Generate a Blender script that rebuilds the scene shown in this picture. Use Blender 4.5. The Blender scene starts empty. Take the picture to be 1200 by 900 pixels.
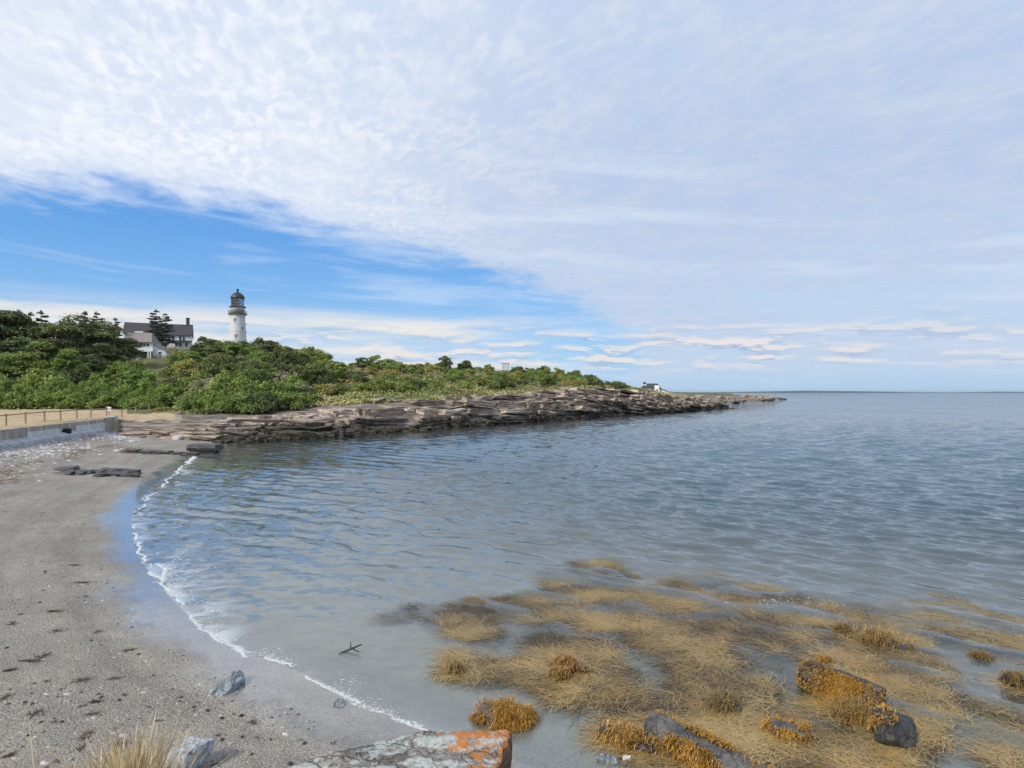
import bpy, bmesh, math, random
import numpy as np
from mathutils import Vector, Matrix

rng = np.random.default_rng(7)
random.seed(7)
scene = bpy.context.scene
COL = scene.collection
R = math.radians

# ------------------------------------------------------------------ camera
CAM_H, F, HOR = 5.5, 740.0, 460.0          # eye height, focal length and horizon row for a 1200 px wide frame
cam = bpy.data.objects.new("camera", bpy.data.cameras.new("camera"))
COL.objects.link(cam)
cam.location = (0, 0, CAM_H)
cam.rotation_euler = (R(90), 0, 0)
cam.data.sensor_width = 36
cam.data.lens = F / 1200 * 36
cam.data.shift_y = (HOR - 450) / 1200
cam.data.clip_start = 0.05
cam.data.clip_end = 90000
scene.camera = cam

# ------------------------------------------------------------------ exposure
vs = scene.view_settings
vs.view_transform = 'Standard'
vs.look = 'None'
vs.exposure = 0.0
vs.gamma = 1.0
vs.use_curve_mapping = False
scene.render.engine = 'CYCLES'
scene.cycles.max_bounces = 8
scene.cycles.transparent_max_bounces = 12
scene.cycles.caustics_reflective = False
scene.cycles.caustics_refractive = False
scene.cycles.volume_bounces = 0

SUN_AZ, SUN_EL = -136.0, 38.0               # degrees; azimuth measured from the view axis, minus = left


# ------------------------------------------------------------------ node helper
class NT:
    def __init__(self, tree):
        self.t = tree
        tree.nodes.clear()

    def n(self, kind, **kw):
        nd = self.t.nodes.new(kind)
        for k, v in kw.items():
            setattr(nd, k, v)
        return nd

    def put(self, sock, v):
        if v is None:
            return
        if hasattr(v, 'is_output') or isinstance(v, bpy.types.NodeSocket):
            self.t.links.new(v, sock)
        elif isinstance(v, (tuple, list)) and sock.type == 'RGBA' and len(v) == 3:
            sock.default_value = (*v, 1)
        else:
            sock.default_value = v

    def m(self, op, a, b=None, c=None, clamp=False):
        nd = self.n('ShaderNodeMath', operation=op, use_clamp=clamp)
        for i, v in enumerate((a, b, c)):
            self.put(nd.inputs[i], v)
        return nd.outputs[0]

    def vm(self, op, a, b=None, s=None):
        nd = self.n('ShaderNodeVectorMath', operation=op)
        self.put(nd.inputs[0], a)
        if b is not None:
            self.put(nd.inputs[1], b)
        if s is not None:
            self.put(nd.inputs['Scale'], s)
        return nd.outputs['Value'] if op in ('DOT_PRODUCT', 'LENGTH') else nd.outputs[0]

    def xyz(self, x=0.0, y=0.0, z=0.0):
        nd = self.n('ShaderNodeCombineXYZ')
        for i, v in enumerate((x, y, z)):
            self.put(nd.inputs[i], v)
        return nd.outputs[0]

    def sep(self, v):
        nd = self.n('ShaderNodeSeparateXYZ')
        self.put(nd.inputs[0], v)
        return nd.outputs

    def ss(self, v, a, b, to0=0.0, to1=1.0):       # smoothstep, also for a > b
        nd = self.n('ShaderNodeMapRange', interpolation_type='SMOOTHSTEP')
        self.put(nd.inputs[0], v)
        if a > b:
            a, b, to0, to1 = b, a, to1, to0
        for i, q in zip((1, 2, 3, 4), (a, b, to0, to1)):
            nd.inputs[i].default_value = q
        return nd.outputs[0]

    def noise(self, vec=None, scale=5.0, detail=3.0, rough=0.55, dist=0.0, out='Fac'):
        nd = self.n('ShaderNodeTexNoise')
        self.put(nd.inputs['Vector'], vec)
        nd.inputs['Scale'].default_value = scale
        nd.inputs['Detail'].default_value = detail
        nd.inputs['Roughness'].default_value = rough
        nd.inputs['Distortion'].default_value = dist
        return nd.outputs[out]

    def voro(self, vec=None, scale=5.0, feature='F1', out='Distance', rnd=1.0):
        nd = self.n('ShaderNodeTexVoronoi', feature=feature)
        self.put(nd.inputs['Vector'], vec)
        nd.inputs['Scale'].default_value = scale
        nd.inputs['Randomness'].default_value = rnd
        return nd.outputs[out]

    def mix(self, f, a, b, blend='MIX'):
        nd = self.n('ShaderNodeMix', data_type='RGBA', blend_type=blend)
        nd.clamp_factor = True
        self.put(nd.inputs[0], f)
        self.put(nd.inputs[6], a)
        self.put(nd.inputs[7], b)
        return nd.outputs[2]

    def mixs(self, f, a, b):
        nd = self.n('ShaderNodeMixShader')
        self.put(nd.inputs[0], f)
        self.put(nd.inputs[1], a)
        self.put(nd.inputs[2], b)
        return nd.outputs[0]

    def attr(self, name):
        nd = self.n('ShaderNodeAttribute', attribute_name=name)
        return nd.outputs['Fac']

    def bump(self, h, strength=0.5, dist=0.05, normal=None):
        nd = self.n('ShaderNodeBump')
        nd.inputs['Strength'].default_value = strength
        nd.inputs['Distance'].default_value = dist
        self.put(nd.inputs['Height'], h)
        if normal is not None:
            self.put(nd.inputs['Normal'], normal)
        return nd.outputs[0]

    def pbsdf(self, color, rough=0.8, normal=None, **kw):
        nd = self.n('ShaderNodeBsdfPrincipled')
        self.put(nd.inputs['Base Color'], color)
        self.put(nd.inputs['Roughness'], rough)
        if normal is not None:
            self.put(nd.inputs['Normal'], normal)
        for k, v in kw.items():
            self.put(nd.inputs[k.replace('_', ' ')], v)
        return nd.outputs[0]

    def out(self, s, vol=None):
        nd = self.n('ShaderNodeOutputMaterial')
        if s is not None:
            self.put(nd.inputs['Surface'], s)
        if vol is not None:
            self.put(nd.inputs['Volume'], vol)


def material(name):
    m = bpy.data.materials.new(name)
    m.use_nodes = True
    return m, NT(m.node_tree)


# ------------------------------------------------------------------ world: blue sky, cloud deck, low clouds
world = bpy.data.worlds.new("World")
scene.world = world
world.use_nodes = True
SKY_STRENGTH = 0.1
w = NT(world.node_tree)
sky = w.n('ShaderNodeTexSky', sky_type='NISHITA', sun_disc=False)
sky.sun_elevation = R(SUN_EL)
sky.sun_rotation = R(SUN_AZ)
sky.air_density = 1.0
sky.dust_density = 0.3
sky.ozone_density = 2.5
tc = w.n('ShaderNodeTexCoord')
d = tc.outputs['Generated']
dx, dy, dz = w.sep(d)
zc = w.m('MAXIMUM', dz, 0.012)
px = w.m('DIVIDE', dx, zc)
py = w.m('DIVIDE', dy, zc)
pl = w.xyz(px, py, 0.0)
az = w.m('ARCTAN2', dx, dy)
# sun glow through the thin cloud
sd = (math.sin(R(SUN_AZ)) * math.cos(R(SUN_EL)), math.cos(R(SUN_AZ)) * math.cos(R(SUN_EL)), math.sin(R(SUN_EL)))
cosg = w.vm('DOT_PRODUCT', d, (-0.76, 0.50, 0.42))     # the bright thin patch of the cloud, left of the view
glow = w.m('POWER', w.m('MAXIMUM', cosg, 0.0), 3.2)
K = 1.0 / SKY_STRENGTH


def kc(r, g, b):
    return (r * K, g * K, b * K)


# blue
blue = w.mix(1.0, sky.outputs[0], (0.50, 0.80, 1.22), 'MULTIPLY')
blue = w.mix(0.68, blue, w.mix(w.ss(dz, 0.04, 0.34), kc(0.33, 0.63, 0.96), kc(0.09, 0.36, 0.89)))
# deck: its far edge is a curve in the cloud plane
pxc = w.m('MAXIMUM', px, -2.57)
edge = w.m('ADD', w.m('ADD', 5.3, w.m('MULTIPLY', pxc, 1.92)), w.m('MULTIPLY', w.m('MULTIPLY', pxc, pxc), 0.37))
rel = w.m('DIVIDE', w.m('SUBTRACT', py, edge), w.m('ADD', w.m('ABSOLUTE', py), 0.5))
big = w.noise(pl, 0.9, 4.0, 0.6)
mid = w.noise(w.vm('MULTIPLY', pl, (1.0, 0.75, 1)), 3.4, 5.0, 0.62, 0.3)
warp = w.vm('ADD', pl, w.vm('SCALE', w.noise(pl, 2.2, 2.0, 0.5, 0, 'Color'), s=0.12))
cell = w.noise(w.vm('MULTIPLY', w.xyz(w.m('ADD', w.sep(warp)[0], w.m('MULTIPLY', w.sep(warp)[1], 0.35)), w.sep(warp)[1], 0.0), (1.15, 0.58, 1)), 18.0, 2.0, 0.5, 0.3)
cell2 = w.noise(w.vm('MULTIPLY', pl, (0.9, 0.5, 1)), 37.0, 2.0, 0.6, 0.4)
rel = w.m('ADD', rel, w.m('MULTIPLY', w.m('SUBTRACT', mid, 0.5), 0.46))
rel = w.m('ADD', rel, w.m('MULTIPLY', w.m('SUBTRACT', big, 0.5), 0.34))
deck = w.ss(rel, 0.17, -0.12)
soft = w.ss(w.noise(pl, 1.6, 3.0, 0.5, 0.4), 0.34, 0.66)
tex = w.m('ADD', w.m('MULTIPLY', w.m('ADD', w.m('MULTIPLY', w.m('SUBTRACT', cell, 0.5), w.m('ADD', 0.25, w.m('MULTIPLY', soft, w.ss(az, 0.42, -0.25, 0.25, 0.85)))), 0.5), 0.60), w.m('ADD', w.m('MULTIPLY', mid, 0.50), w.m('MULTIPLY', cell2, 0.10)))
thin = w.ss(tex, 0.50, 0.80)                     # 1 = thick cloudlet, 0 = gap between them
amount = w.m('MULTIPLY', deck, w.m('ADD', 0.83, w.m('MULTIPLY', thin, 0.17)))
ccol = w.mix(w.ss(glow, 0.0, 0.66), kc(0.585, 0.665, 0.81), kc(0.95, 0.97, 1.0))
ccol = w.mix(w.ss(dz, 0.30, 0.62, 0.0, 0.45), ccol, kc(0.76, 0.85, 0.97))
ccol = w.mix(w.m('MULTIPLY', w.ss(tex, 0.70, 0.50), 0.20), ccol, kc(0.46, 0.62, 0.90))
col = w.mix(amount, blue, ccol)
# cirrus streaks in the gap
cir = w.noise(w.xyz(w.m('MULTIPLY', az, 2.2), w.m('ADD', w.m('MULTIPLY', dz, 24.0), w.m('MULTIPLY', az, 1.8)), 3.3), 1.3, 5.0, 0.55, 0.5)
cirm = w.m('MULTIPLY', w.ss(cir, 0.50, 0.72), w.ss(dz, 0.42, 0.30))
col = w.mix(w.m('MULTIPLY', cirm, 0.40), col, kc(0.74, 0.84, 0.97))
# thin veil over the right side, towards the horizon
veil = w.m('MULTIPLY', w.ss(az, 0.12, 0.42), w.ss(dz, 0.26, 0.12))
veiln = w.noise(w.xyz(w.m('MULTIPLY', az, 2.0), w.m('MULTIPLY', dz, 14.0), 1.0), 1.7, 4.0, 0.5, 0.3)
col = w.mix(w.m('MULTIPLY', veil, w.ss(veiln, 0.40, 0.58, 0.0, 0.75)), col, kc(0.52, 0.68, 0.87))
# pale cream band low on the left and centre
band = w.m('MULTIPLY', w.ss(dz, 0.145, 0.095), w.ss(az, 0.25, -0.15))
bandn = w.noise(w.xyz(w.m('MULTIPLY', az, 3.0), w.m('MULTIPLY', dz, 30.0), 7.0), 1.1, 4.0, 0.5, 0.4)
col = w.mix(w.m('MULTIPLY', band, w.ss(bandn, 0.34, 0.56, 0.30, 0.95)), col, kc(0.88, 0.86, 0.83))
# small low cumulus bands near the horizon
cu = w.noise(w.xyz(w.m('MULTIPLY', az, 9.5), w.m('MULTIPLY', dz, 62.0), 0.0), 1.0, 6.0, 0.62, 0.25)
win = w.m('MULTIPLY', w.ss(dz, 0.022, 0.05), w.ss(dz, 0.125, 0.07))
win = w.m('MULTIPLY', win, w.ss(az, 0.60, 0.35, 0.7, 1.0))
cum = w.m('MULTIPLY', w.ss(cu, 0.44, 0.60), win)
cu2 = w.noise(w.xyz(w.m('MULTIPLY', az, 9.5), w.m('MULTIPLY', w.m('ADD', dz, 0.007), 62.0), 0.0), 1.0, 6.0, 0.62, 0.25)
cucol = w.mix(w.ss(w.m('SUBTRACT', cu2, cu), -0.035, 0.035), kc(0.88, 0.81, 0.76), kc(0.38, 0.50, 0.71))
col = w.mix(w.m('MULTIPLY', cum, 0.85), col, cucol)
# pale horizon
col = w.mix(w.ss(dz, 0.05, 0.0, 0.0, 0.75), col, kc(0.44, 0.64, 0.86))
# below the horizon (never seen, lights nothing but reflections)
col = w.mix(w.ss(dz, -0.002, -0.02), col, kc(0.10, 0.13, 0.15))
bg = w.n('ShaderNodeBackground')
w.put(bg.inputs[0], col)
bg.inputs[1].default_value = SKY_STRENGTH
wo = w.n('ShaderNodeOutputWorld')
w.t.links.new(bg.outputs[0], wo.inputs[0])

# ------------------------------------------------------------------ sun (veiled by thin cloud: soft)
sl = bpy.data.lights.new("sun", 'SUN')
sl.energy = 3.3
sl.angle = R(10)
sl.color = (1.0, 0.93, 0.82)
sun = bpy.data.objects.new("sun", sl)
COL.objects.link(sun)
sun.rotation_euler = Vector(sd).to_track_quat('Z', 'Y').to_euler()

# ------------------------------------------------------------------ generic helpers


def tag(o, label=None, cat=None, group=None, kind=None):
    if label:
        o['label'] = label
    if cat:
        o['category'] = cat
    if group:
        o['group'] = group
    if kind:
        o['kind'] = kind
    return o


def thing(name, loc, label, cat, rz=0.0, group=None):
    o = bpy.data.objects.new(name, None)
    o.empty_display_size = 0.2
    COL.objects.link(o)
    o.location = loc
    o.rotation_euler = (0, 0, rz)
    return tag(o, label, cat, group)


def mesh_np(name, V, Fc, mat=None, parent=None, smooth=False, attrs=None, loc=None):
    """V (n,3); Fc (m,k) array of equal-size faces or a list of such arrays."""
    me = bpy.data.meshes.new(name)
    V = np.asarray(V, dtype=np.float32)
    groups = Fc if isinstance(Fc, list) else [Fc]
    groups = [np.asarray(g, dtype=np.int32) for g in groups if len(g)]
    me.vertices.add(len(V))
    me.vertices.foreach_set('co', V.ravel())
    nl = sum(g.size for g in groups)
    npoly = sum(len(g) for g in groups)
    me.loops.add(nl)
    me.polygons.add(npoly)
    me.loops.foreach_set('vertex_index', np.concatenate([g.ravel() for g in groups]))
    starts, s = [], 0
    for g in groups:
        starts.append(s + np.arange(len(g)) * g.shape[1])
        s += g.size
    me.polygons.foreach_set('loop_start', np.concatenate(starts).astype(np.int32))
    me.polygons.foreach_set('use_smooth', np.full(npoly, smooth, dtype=bool))
    me.update(calc_edges=True)
    for k, a in (attrs or {}).items():
        at = me.attributes.new(k, 'FLOAT', 'POINT')
        at.data.foreach_set('value', np.asarray(a, dtype=np.float32))
    if mat:
        me.materials.append(mat)
    o = bpy.data.objects.new(name, me)
    COL.objects.link(o)
    if parent:
        o.parent = parent
    if loc is not None:
        o.location = loc
    return o


class MB:
    """collects simple solids into one mesh"""

    def __init__(self):
        self.bm = bmesh.new()

    def box(self, c, s, rz=0.0, rx=0.0, ry=0.0, bevel=0.0):
        r = bmesh.ops.create_cube(self.bm, size=1.0)
        M = Matrix.Translation(c) @ Matrix.Rotation(rz, 4, 'Z') @ Matrix.Rotation(ry, 4, 'Y') @ Matrix.Rotation(rx, 4, 'X') @ Matrix.Diagonal((*s, 1))
        bmesh.ops.transform(self.bm, matrix=M, verts=r['verts'])
        if bevel > 0:
            ed = list({e for v in r['verts'] for e in v.link_edges})
            bmesh.ops.bevel(self.bm, geom=ed, offset=bevel, segments=2, affect='EDGES')
        return self

    def tube(self, a, b, r0, r1=None, seg=10):
        r1 = r0 if r1 is None else r1
        a, b = Vector(a), Vector(b)
        L = (b - a).length
        q = (b - a).to_track_quat('Z', 'Y').to_matrix().to_4x4()
        M = Matrix.Translation((a + b) / 2) @ q
        bmesh.ops.create_cone(self.bm, cap_ends=True, segments=seg, radius1=r0, radius2=max(r1, 1e-4), depth=L, matrix=M)
        return self

    def lathe(self, prof, seg=32, c=(0, 0, 0)):
        rings = []
        for r, z in prof:
            rings.append([self.bm.verts.new((c[0] + r * math.cos(2 * math.pi * k / seg), c[1] + r * math.sin(2 * math.pi * k / seg), c[2] + z)) for k in range(seg)])
        for A, B in zip(rings, rings[1:]):
            for k in range(seg):
                self.bm.faces.new((A[k], A[(k + 1) % seg], B[(k + 1) % seg], B[k]))
        self.bm.faces.new(rings[-1])
        self.bm.faces.new(list(reversed(rings[0])))
        return self

    def ring(self, r, z, t, seg=32):
        for k in range(seg):
            a0, a1 = 2 * math.pi * k / seg, 2 * math.pi * (k + 1) / seg
            self.tube((r * math.cos(a0), r * math.sin(a0), z), (r * math.cos(a1), r * math.sin(a1), z), t, seg=5)
        return self

    def poly(self, pts, ext):
        """prism: list of points and an extrusion vector"""
        a = [self.bm.verts.new(p) for p in pts]
        b = [self.bm.verts.new(Vector(p) + Vector(ext)) for p in pts]
        self.bm.faces.new(a)
        self.bm.faces.new(list(reversed(b)))
        n = len(pts)
        for i in range(n):
            self.bm.faces.new((a[i], b[i], b[(i + 1) % n], a[(i + 1) % n]))
        bmesh.ops.recalc_face_normals(self.bm, faces=self.bm.faces[:])
        return self

    def build(self, name, mat, parent=None, smooth=False):
        me = bpy.data.meshes.new(name)
        self.bm.to_mesh(me)
        self.bm.free()
        me.materials.append(mat)
        if smooth:
            for p in me.polygons:
                p.use_smooth = True
        o = bpy.data.objects.new(name, me)
        COL.objects.link(o)
        if parent:
            o.parent = parent
        return o


# vectorised value noise
def _h(ix, iy, iz, seed):
    n = (ix * 374761393 + iy * 668265263 + iz * 2147483647 + seed * 1274126177) & 0xFFFFFFFF
    n = ((n ^ (n >> 13)) * 1274126177) & 0xFFFFFFFF
    n = ((n ^ (n >> 16)) * 2246822519) & 0xFFFFFFFF
    return ((n ^ (n >> 15)) & 0xFFFFFF) / float(0xFFFFFF)


def vnoise(p, seed=0):
    p = np.asarray(p, dtype=np.float64)
    if p.shape[-1] == 2:
        p = np.concatenate([p, np.zeros(p.shape[:-1] + (1,))], -1)
    i = np.floor(p).astype(np.int64)
    f = p - i
    f = f * f * f * (f * (f * 6 - 15) + 10)
    out = 0
    for a in (0, 1):
        for b in (0, 1):
            for c in (0, 1):
                wgt = (f[..., 0] if a else 1 - f[..., 0]) * (f[..., 1] if b else 1 - f[..., 1]) * (f[..., 2] if c else 1 - f[..., 2])
                out = out + wgt * _h(i[..., 0] + a, i[..., 1] + b, i[..., 2] + c, seed)
    return out * 2 - 1


def fbm(p, octv=4, seed=0, gain=0.5, lac=2.03):
    p = np.asarray(p, dtype=np.float64)
    s, a, t = 0, 1.0, 0
    for k in range(octv):
        s = s + a * vnoise(p, seed + 17 * k)
        t += a
        p = p * lac + 11.3
        a *= gain
    return s / t


def sstep(x, a, b):
    t = np.clip((x - a) / (b - a), 0, 1)
    return t * t * (3 - 2 * t)


def G(u, v, z=0.0):
    """the point at height z seen at pixel (u, v) of the 1200 x 900 photograph, used to survey positions"""
    Y = (CAM_H - z) * F / (v - HOR)
    return np.array(((u - 600) / F * Y, Y, z))


def D(u, Y, z=0.0):
    return np.array(((u - 600) / F * Y, Y, z))


# ------------------------------------------------------------------ terrain surveyed from the photograph
near_shore = [(240, 525), (222, 535), (212, 548), (178, 568), (150, 603), (158, 650), (198, 700), (240, 740), (290, 767), (340, 784), (382, 800), (430, 828), (495, 852), (560, 872)]
far_shore = [(850, 479), (820, 481), (780, 484), (740, 486), (680, 490), (600, 495), (500, 503), (400, 510), (330, 514), (290, 517), (262, 521)]
P = [G(u, v)[:2] for u, v in far_shore] + [G(u, v)[:2] for u, v in near_shore]
P += [np.array(q) for q in ((0.6, 9.0), (2.6, 8.2), (6.0, 7.2), (20, 4), (60, -20), (400, -120), (30000, -120), (30000, 60000), (-30000, 60000), (-30000, 900), (-300, 560), (-60, 500), (40, 330), (66, 262))]
WATER = np.array(P)


def resample(poly, n=3):
    for _ in range(n):                                        # Chaikin on the shoreline only
        q = []
        for a, b in zip(poly, poly[1:]):
            q += [a * .75 + b * .25, a * .25 + b * .75]
        poly = [poly[0]] + q + [poly[-1]]
    return poly


ns = len(far_shore) + len(near_shore) + 3
WATER = np.array(resample(P[:ns], 2) + P[ns:])


def shore_dist(x, y):
    """signed distance to the waterline, positive on land"""
    A = WATER
    B = np.roll(WATER, -1, 0)
    dmin = np.full(x.shape, 1e18)
    inside = np.zeros(x.shape, bool)
    for (ax, ay), (bx, by) in zip(A, B):
        ex, ey = bx - ax, by - ay
        t = np.clip(((x - ax) * ex + (y - ay) * ey) / (ex * ex + ey * ey + 1e-12), 0, 1)
        dmin = np.minimum(dmin, (x - ax - t * ex) ** 2 + (y - ay - t * ey) ** 2)
        cond = (ay > y) != (by > y)
        if abs(by - ay) > 1e-12:
            inside ^= cond & (x < ex * (y - ay) / (by - ay) + ax)
    return np.where(inside, -1, 1) * np.sqrt(dmin)


KU = [-400, -200, -100, 0, 60, 130, 150, 240, 280, 400, 500, 600, 680, 740, 780, 820, 850, 875]
KY = [[25.4, 26, 40, 60, 90, 150, 220, 420],
      [33.8, 34.4, 55, 80, 105, 150, 215, 450],
      [40.4, 41, 65, 90, 112, 150, 208, 470],
      [51, 51.6, 75, 97, 114, 150, 205, 480],
      [59.3, 59.9, 80, 98, 114, 152, 205, 480],
      [74, 74.6, 85, 98, 114, 155, 205, 480],
      [71, 74.5, 85, 100, 116, 158, 205, 480],
      [70, 74, 83, 100, 120, 160, 215, 480],
      [71.5, 78, 88, 102, 120, 160, 231, 480],
      [81, 88, 97, 112, 130, 165, 220, 460],
      [95, 99, 106, 118, 135, 165, 210, 430],
      [116, 120, 127, 140, 155, 180, 212, 380],
      [136, 140, 146, 155, 168, 185, 212, 330],
      [156, 160, 168, 176, 188, 200, 218, 290],
      [170, 175, 184, 190, 198, 207, 220, 265],
      [192, 197, 203, 208, 213, 219, 226, 250],
      [212, 214, 217, 220, 222, 225, 228, 245],
      [212, 214, 217, 220, 222, 225, 228, 245]]
KZ = [[.9, 2.5, 2.6, 3, 7, 13, 18, 2],
      [1.0, 2.5, 2.6, 3, 7, 13, 18.5, 2],
      [1.05, 2.5, 2.6, 2.9, 6.5, 12, 18.5, 2],
      [1.1, 2.5, 2.6, 2.9, 5.6, 11.5, 19, 2],
      [1.1, 2.5, 2.6, 2.9, 5.6, 12, 19.5, 2],
      [1.0, 2.5, 2.6, 2.9, 5.8, 12.7, 20, 2],
      [.8, 2.0, 2.5, 2.9, 6, 13.6, 20.3, 2],
      [.5, 1.8, 2.5, 3.5, 7.5, 14, 20.5, 2],
      [.15, 1.5, 2.5, 4.2, 8, 14, 21.5, 2],
      [0, 2.3, 3.4, 5, 7.5, 10.5, 14.2, 0],
      [0, 2.2, 4, 5.4, 7.3, 10.2, 13.6, -1],
      [0, 3, 4.8, 6, 7.8, 10.3, 12.6, -2],
      [0, 4, 6, 6.7, 7.8, 8.8, 9.4, -2],
      [0, 3.5, 5.5, 5.9, 6.2, 6.4, 6.2, -2],
      [0, 2.6, 4.3, 4.5, 4.6, 4.4, 3.6, -2],
      [0, 1.6, 2.4, 2.6, 2.5, 2, 1.2, -3],
      [-.2, .5, .8, .8, .6, .3, 0, -3],
      [-3.5] * 8]
KU, KY, KZ = np.array(KU, float), np.array(KY), np.array(KZ)


def colu(x, y):
    return 600 + F * x / np.maximum(y, 3.0)


def knots(u, i):
    return np.interp(u, KU, KY[:, i]), np.interp(u, KU, KZ[:, i])


def land(x, y):
    u = colu(x, y)
    z = np.full(x.shape, -10.0)
    y0, z0 = knots(u, 0)
    for i in range(7):
        y1, z1 = knots(u, i + 1)
        t = np.clip((y - y0) / (y1 - y0), 0, 1)
        z = np.where((y >= y0), z0 + (z1 - z0) * t, z)
        y0, z0 = y1, z1
    return z


RIDGE = [(46, 270, 4.5, 26), (70, 300, 5.2, 30), (112, 345, 4.6, 26), (140, 400, 3.6, 24), (178, 455, 2.2, 18), (208, 505, 0.6, 14)]


def ridge(x, y):
    z = np.full(x.shape, -8.0)
    for (ax, ay, ah, aw), (bx, by, bh, bw) in zip(RIDGE, RIDGE[1:]):
        ex, ey = bx - ax, by - ay
        t = np.clip(((x - ax) * ex + (y - ay) * ey) / (ex * ex + ey * ey), 0, 1)
        dd = np.hypot(x - ax - t * ex, y - ay - t * ey)
        h, ww = ah + (bh - ah) * t, aw + (bw - aw) * t
        z = np.maximum(z, h + 0.5 - (h + 2.0) * (dd / ww) ** 2)
    return z


def terrain(x, y, full=False):
    x, y = np.asarray(x, float), np.asarray(y, float)
    shp = x.shape
    x, y = x.ravel(), y.ravel()
    dsh = shore_dist(x, y)
    p2 = np.stack([x, y], -1)
    n1 = fbm(p2 * 0.25, 4, 3)
    n2 = fbm(p2 * 1.7, 3, 5)
    dd = dsh + n1 * 0.5 * sstep(np.abs(dsh), 0, 3)
    zb = np.where(dd > 0, 1.2 * (1 - np.exp(-np.maximum(dd, 0) * 0.058)), np.maximum(-4.5, np.where(y > 52, .11 * dd, np.where(dd > -10, 0.032 * dd, -0.32 + 0.07 * (dd + 10)))))
    zb = zb + 0.02 * n2 * sstep(np.abs(dsh), .3, 2) + 0.05 * n1 * sstep(np.abs(dsh), 1, 6)
    ub = colu(x, y)
    wdb = np.interp(ub, KU, KY[:, 0]) - y
    zb = zb + .80 * np.exp(-np.maximum(wdb, 0) / 8.0) * sstep(150 - ub, 0, 40) * (y > 5)
    zl = land(x, y)
    rough = sstep(zl, 2.5, 6)
    zl = zl + np.where(zl > -1, n1 * (0.12 + rough * 0.9), 0)
    zr = ridge(x, y) + n1 * 0.8
    # the bank the photographer stands on
    zk = np.minimum(3.85, 5.2 - 0.66 * y) + 0.12 * n1 + 0.03 * n2
    zk = np.where(x > 1.2, zk - (x - 1.2) * 0.9, zk)
    zk = np.where(y < -1, np.minimum(zk, 3.85 + 0.1 * n1), zk)
    z = np.maximum(np.maximum(zb, zl), np.maximum(zr, zk))
    if not full:
        return z.reshape(shp)
    u = colu(x, y)
    Y2, Z2 = knots(u, 2)
    Y3, _ = knots(u, 3)
    Y0, _ = knots(u, 0)
    isl = (zl >= zb - 0.02)
    rock = np.where(isl & (u > 138) & (y < np.where(u < 212, knots(u, 1)[0] + 2, Y2 + 2) + 3 * n1), 1.0, 0.0)
    rock = np.where((zr > zb) & (zr > zl) & (zr < 3.6 + n1 * 2), 1.0, rock)
    rock = np.where((u > 785) & isl, 1.0, rock)
    rock = np.where((dsh < 0) & (dsh > -6) & (y > 60), 1.0, rock)
    scr = np.where(isl & (y > np.where(u < 150, Y3, Y2 + 2 + 3 * n1)) & (u < 795), 1.0, 0.0)
    scr = np.where((zr > zb) & (zr > zl) & (zr >= 3.6 + n1 * 2), 1.0, scr)
    field = np.where(isl & (u <= 205) & (y <= Y3) & (rock < .5), 1.0, 0.0)
    clear = np.exp(-((u - 182 - 4 * n1) / 17) ** 2) * np.where((y > 118) & (y < 160), 1, 0)
    field = np.maximum(field, np.where(clear > .45, 1.0, 0))
    wet = sstep(dsh + 0.8 * n1 + 0.45 * n2, 1.5, 0.45)
    wet = np.where((zr > zb) & (zr > 0.25) & (zr > zl), 0.0, wet)
    # stony storm beach below the sea wall
    wd = Y0 - y
    cob = np.where((u < 150) & (wd > -1), sstep(wd + 2.5 * n1, 13, 4), 0)
    wrack = np.exp(-((wd - 14.5 + 5 * n1 - 2.5 * n2) / 1.6) ** 2) * (u < 190) + 0.8 * np.exp(-((wd - 7 + 4 * n1 + 2 * n2) / 0.8) ** 2) * (u < 150)
    return z.reshape(shp), dict(rock=rock, scrub=scr, field=field, wet=wet, cobble=cob, wrack=wrack, shore=dsh)


def polar(a_dense, n_dense, n_rest, r0, r1, nr):
    t = np.tan(R(a_dense))
    a = np.arctan(np.linspace(-t, t, n_dense))
    rest = np.linspace(R(a_dense), 2 * np.pi - R(a_dense), n_rest + 2)[1:-1]
    a = np.concatenate([a, rest])
    r = np.exp(np.linspace(np.log(r0), np.log(r1), nr))
    A, Rr = np.meshgrid(a, r)
    x, y = Rr * np.sin(A), Rr * np.cos(A)
    na = len(a)
    i = np.arange(nr - 1)[:, None] * na
    j = np.arange(na)[None, :]
    j2 = (j + 1) % na
    Fq = np.stack([i + j, i + j2, i + na + j2, i + na + j], -1).reshape(-1, 4)
    return x.ravel(), y.ravel(), Fq, na


# ---- materials of the setting
def rock_nodes(m, scale=1.0, wetattr=None):
    geo = m.n('ShaderNodeNewGeometry')
    return geo


M_ground, m = material("ground")
geo = m.n('ShaderNodeNewGeometry')
pos = geo.outputs['Position']
flat = m.vm('MULTIPLY', pos, (1, 1, 0.3))
n_big = m.noise(flat, 0.35, 4, 0.6)
n_mid = m.noise(flat, 2.3, 5, 0.65)
n_fin = m.noise(flat, 22, 4, 0.7)
peb = m.voro(flat, 26, 'F1', 'Distance')
pebc = m.voro(flat, 26, 'F1', 'Color')
peb2 = m.voro(flat, 9, 'F1', 'Distance')
peb2c = m.voro(flat, 9, 'F1', 'Color')
pr = m.sep(pebc)[0]
pr2 = m.sep(peb2c)[0]
sand = m.mix(m.ss(n_big, 0.35, 0.65), (0.335, 0.295, 0.24), (0.44, 0.395, 0.325))
sand = m.mix(m.ss(n_mid, 0.35, 0.68, 0, 0.5), sand, (0.25, 0.23, 0.205))
sand = m.mix(m.ss(n_fin, 0.40, 0.68, 0, 0.8), sand, (0.18, 0.165, 0.148))
pm = m.m('MULTIPLY', m.ss(peb, 0.34, 0.24), m.ss(pr, 0.62, 0.66))
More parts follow.
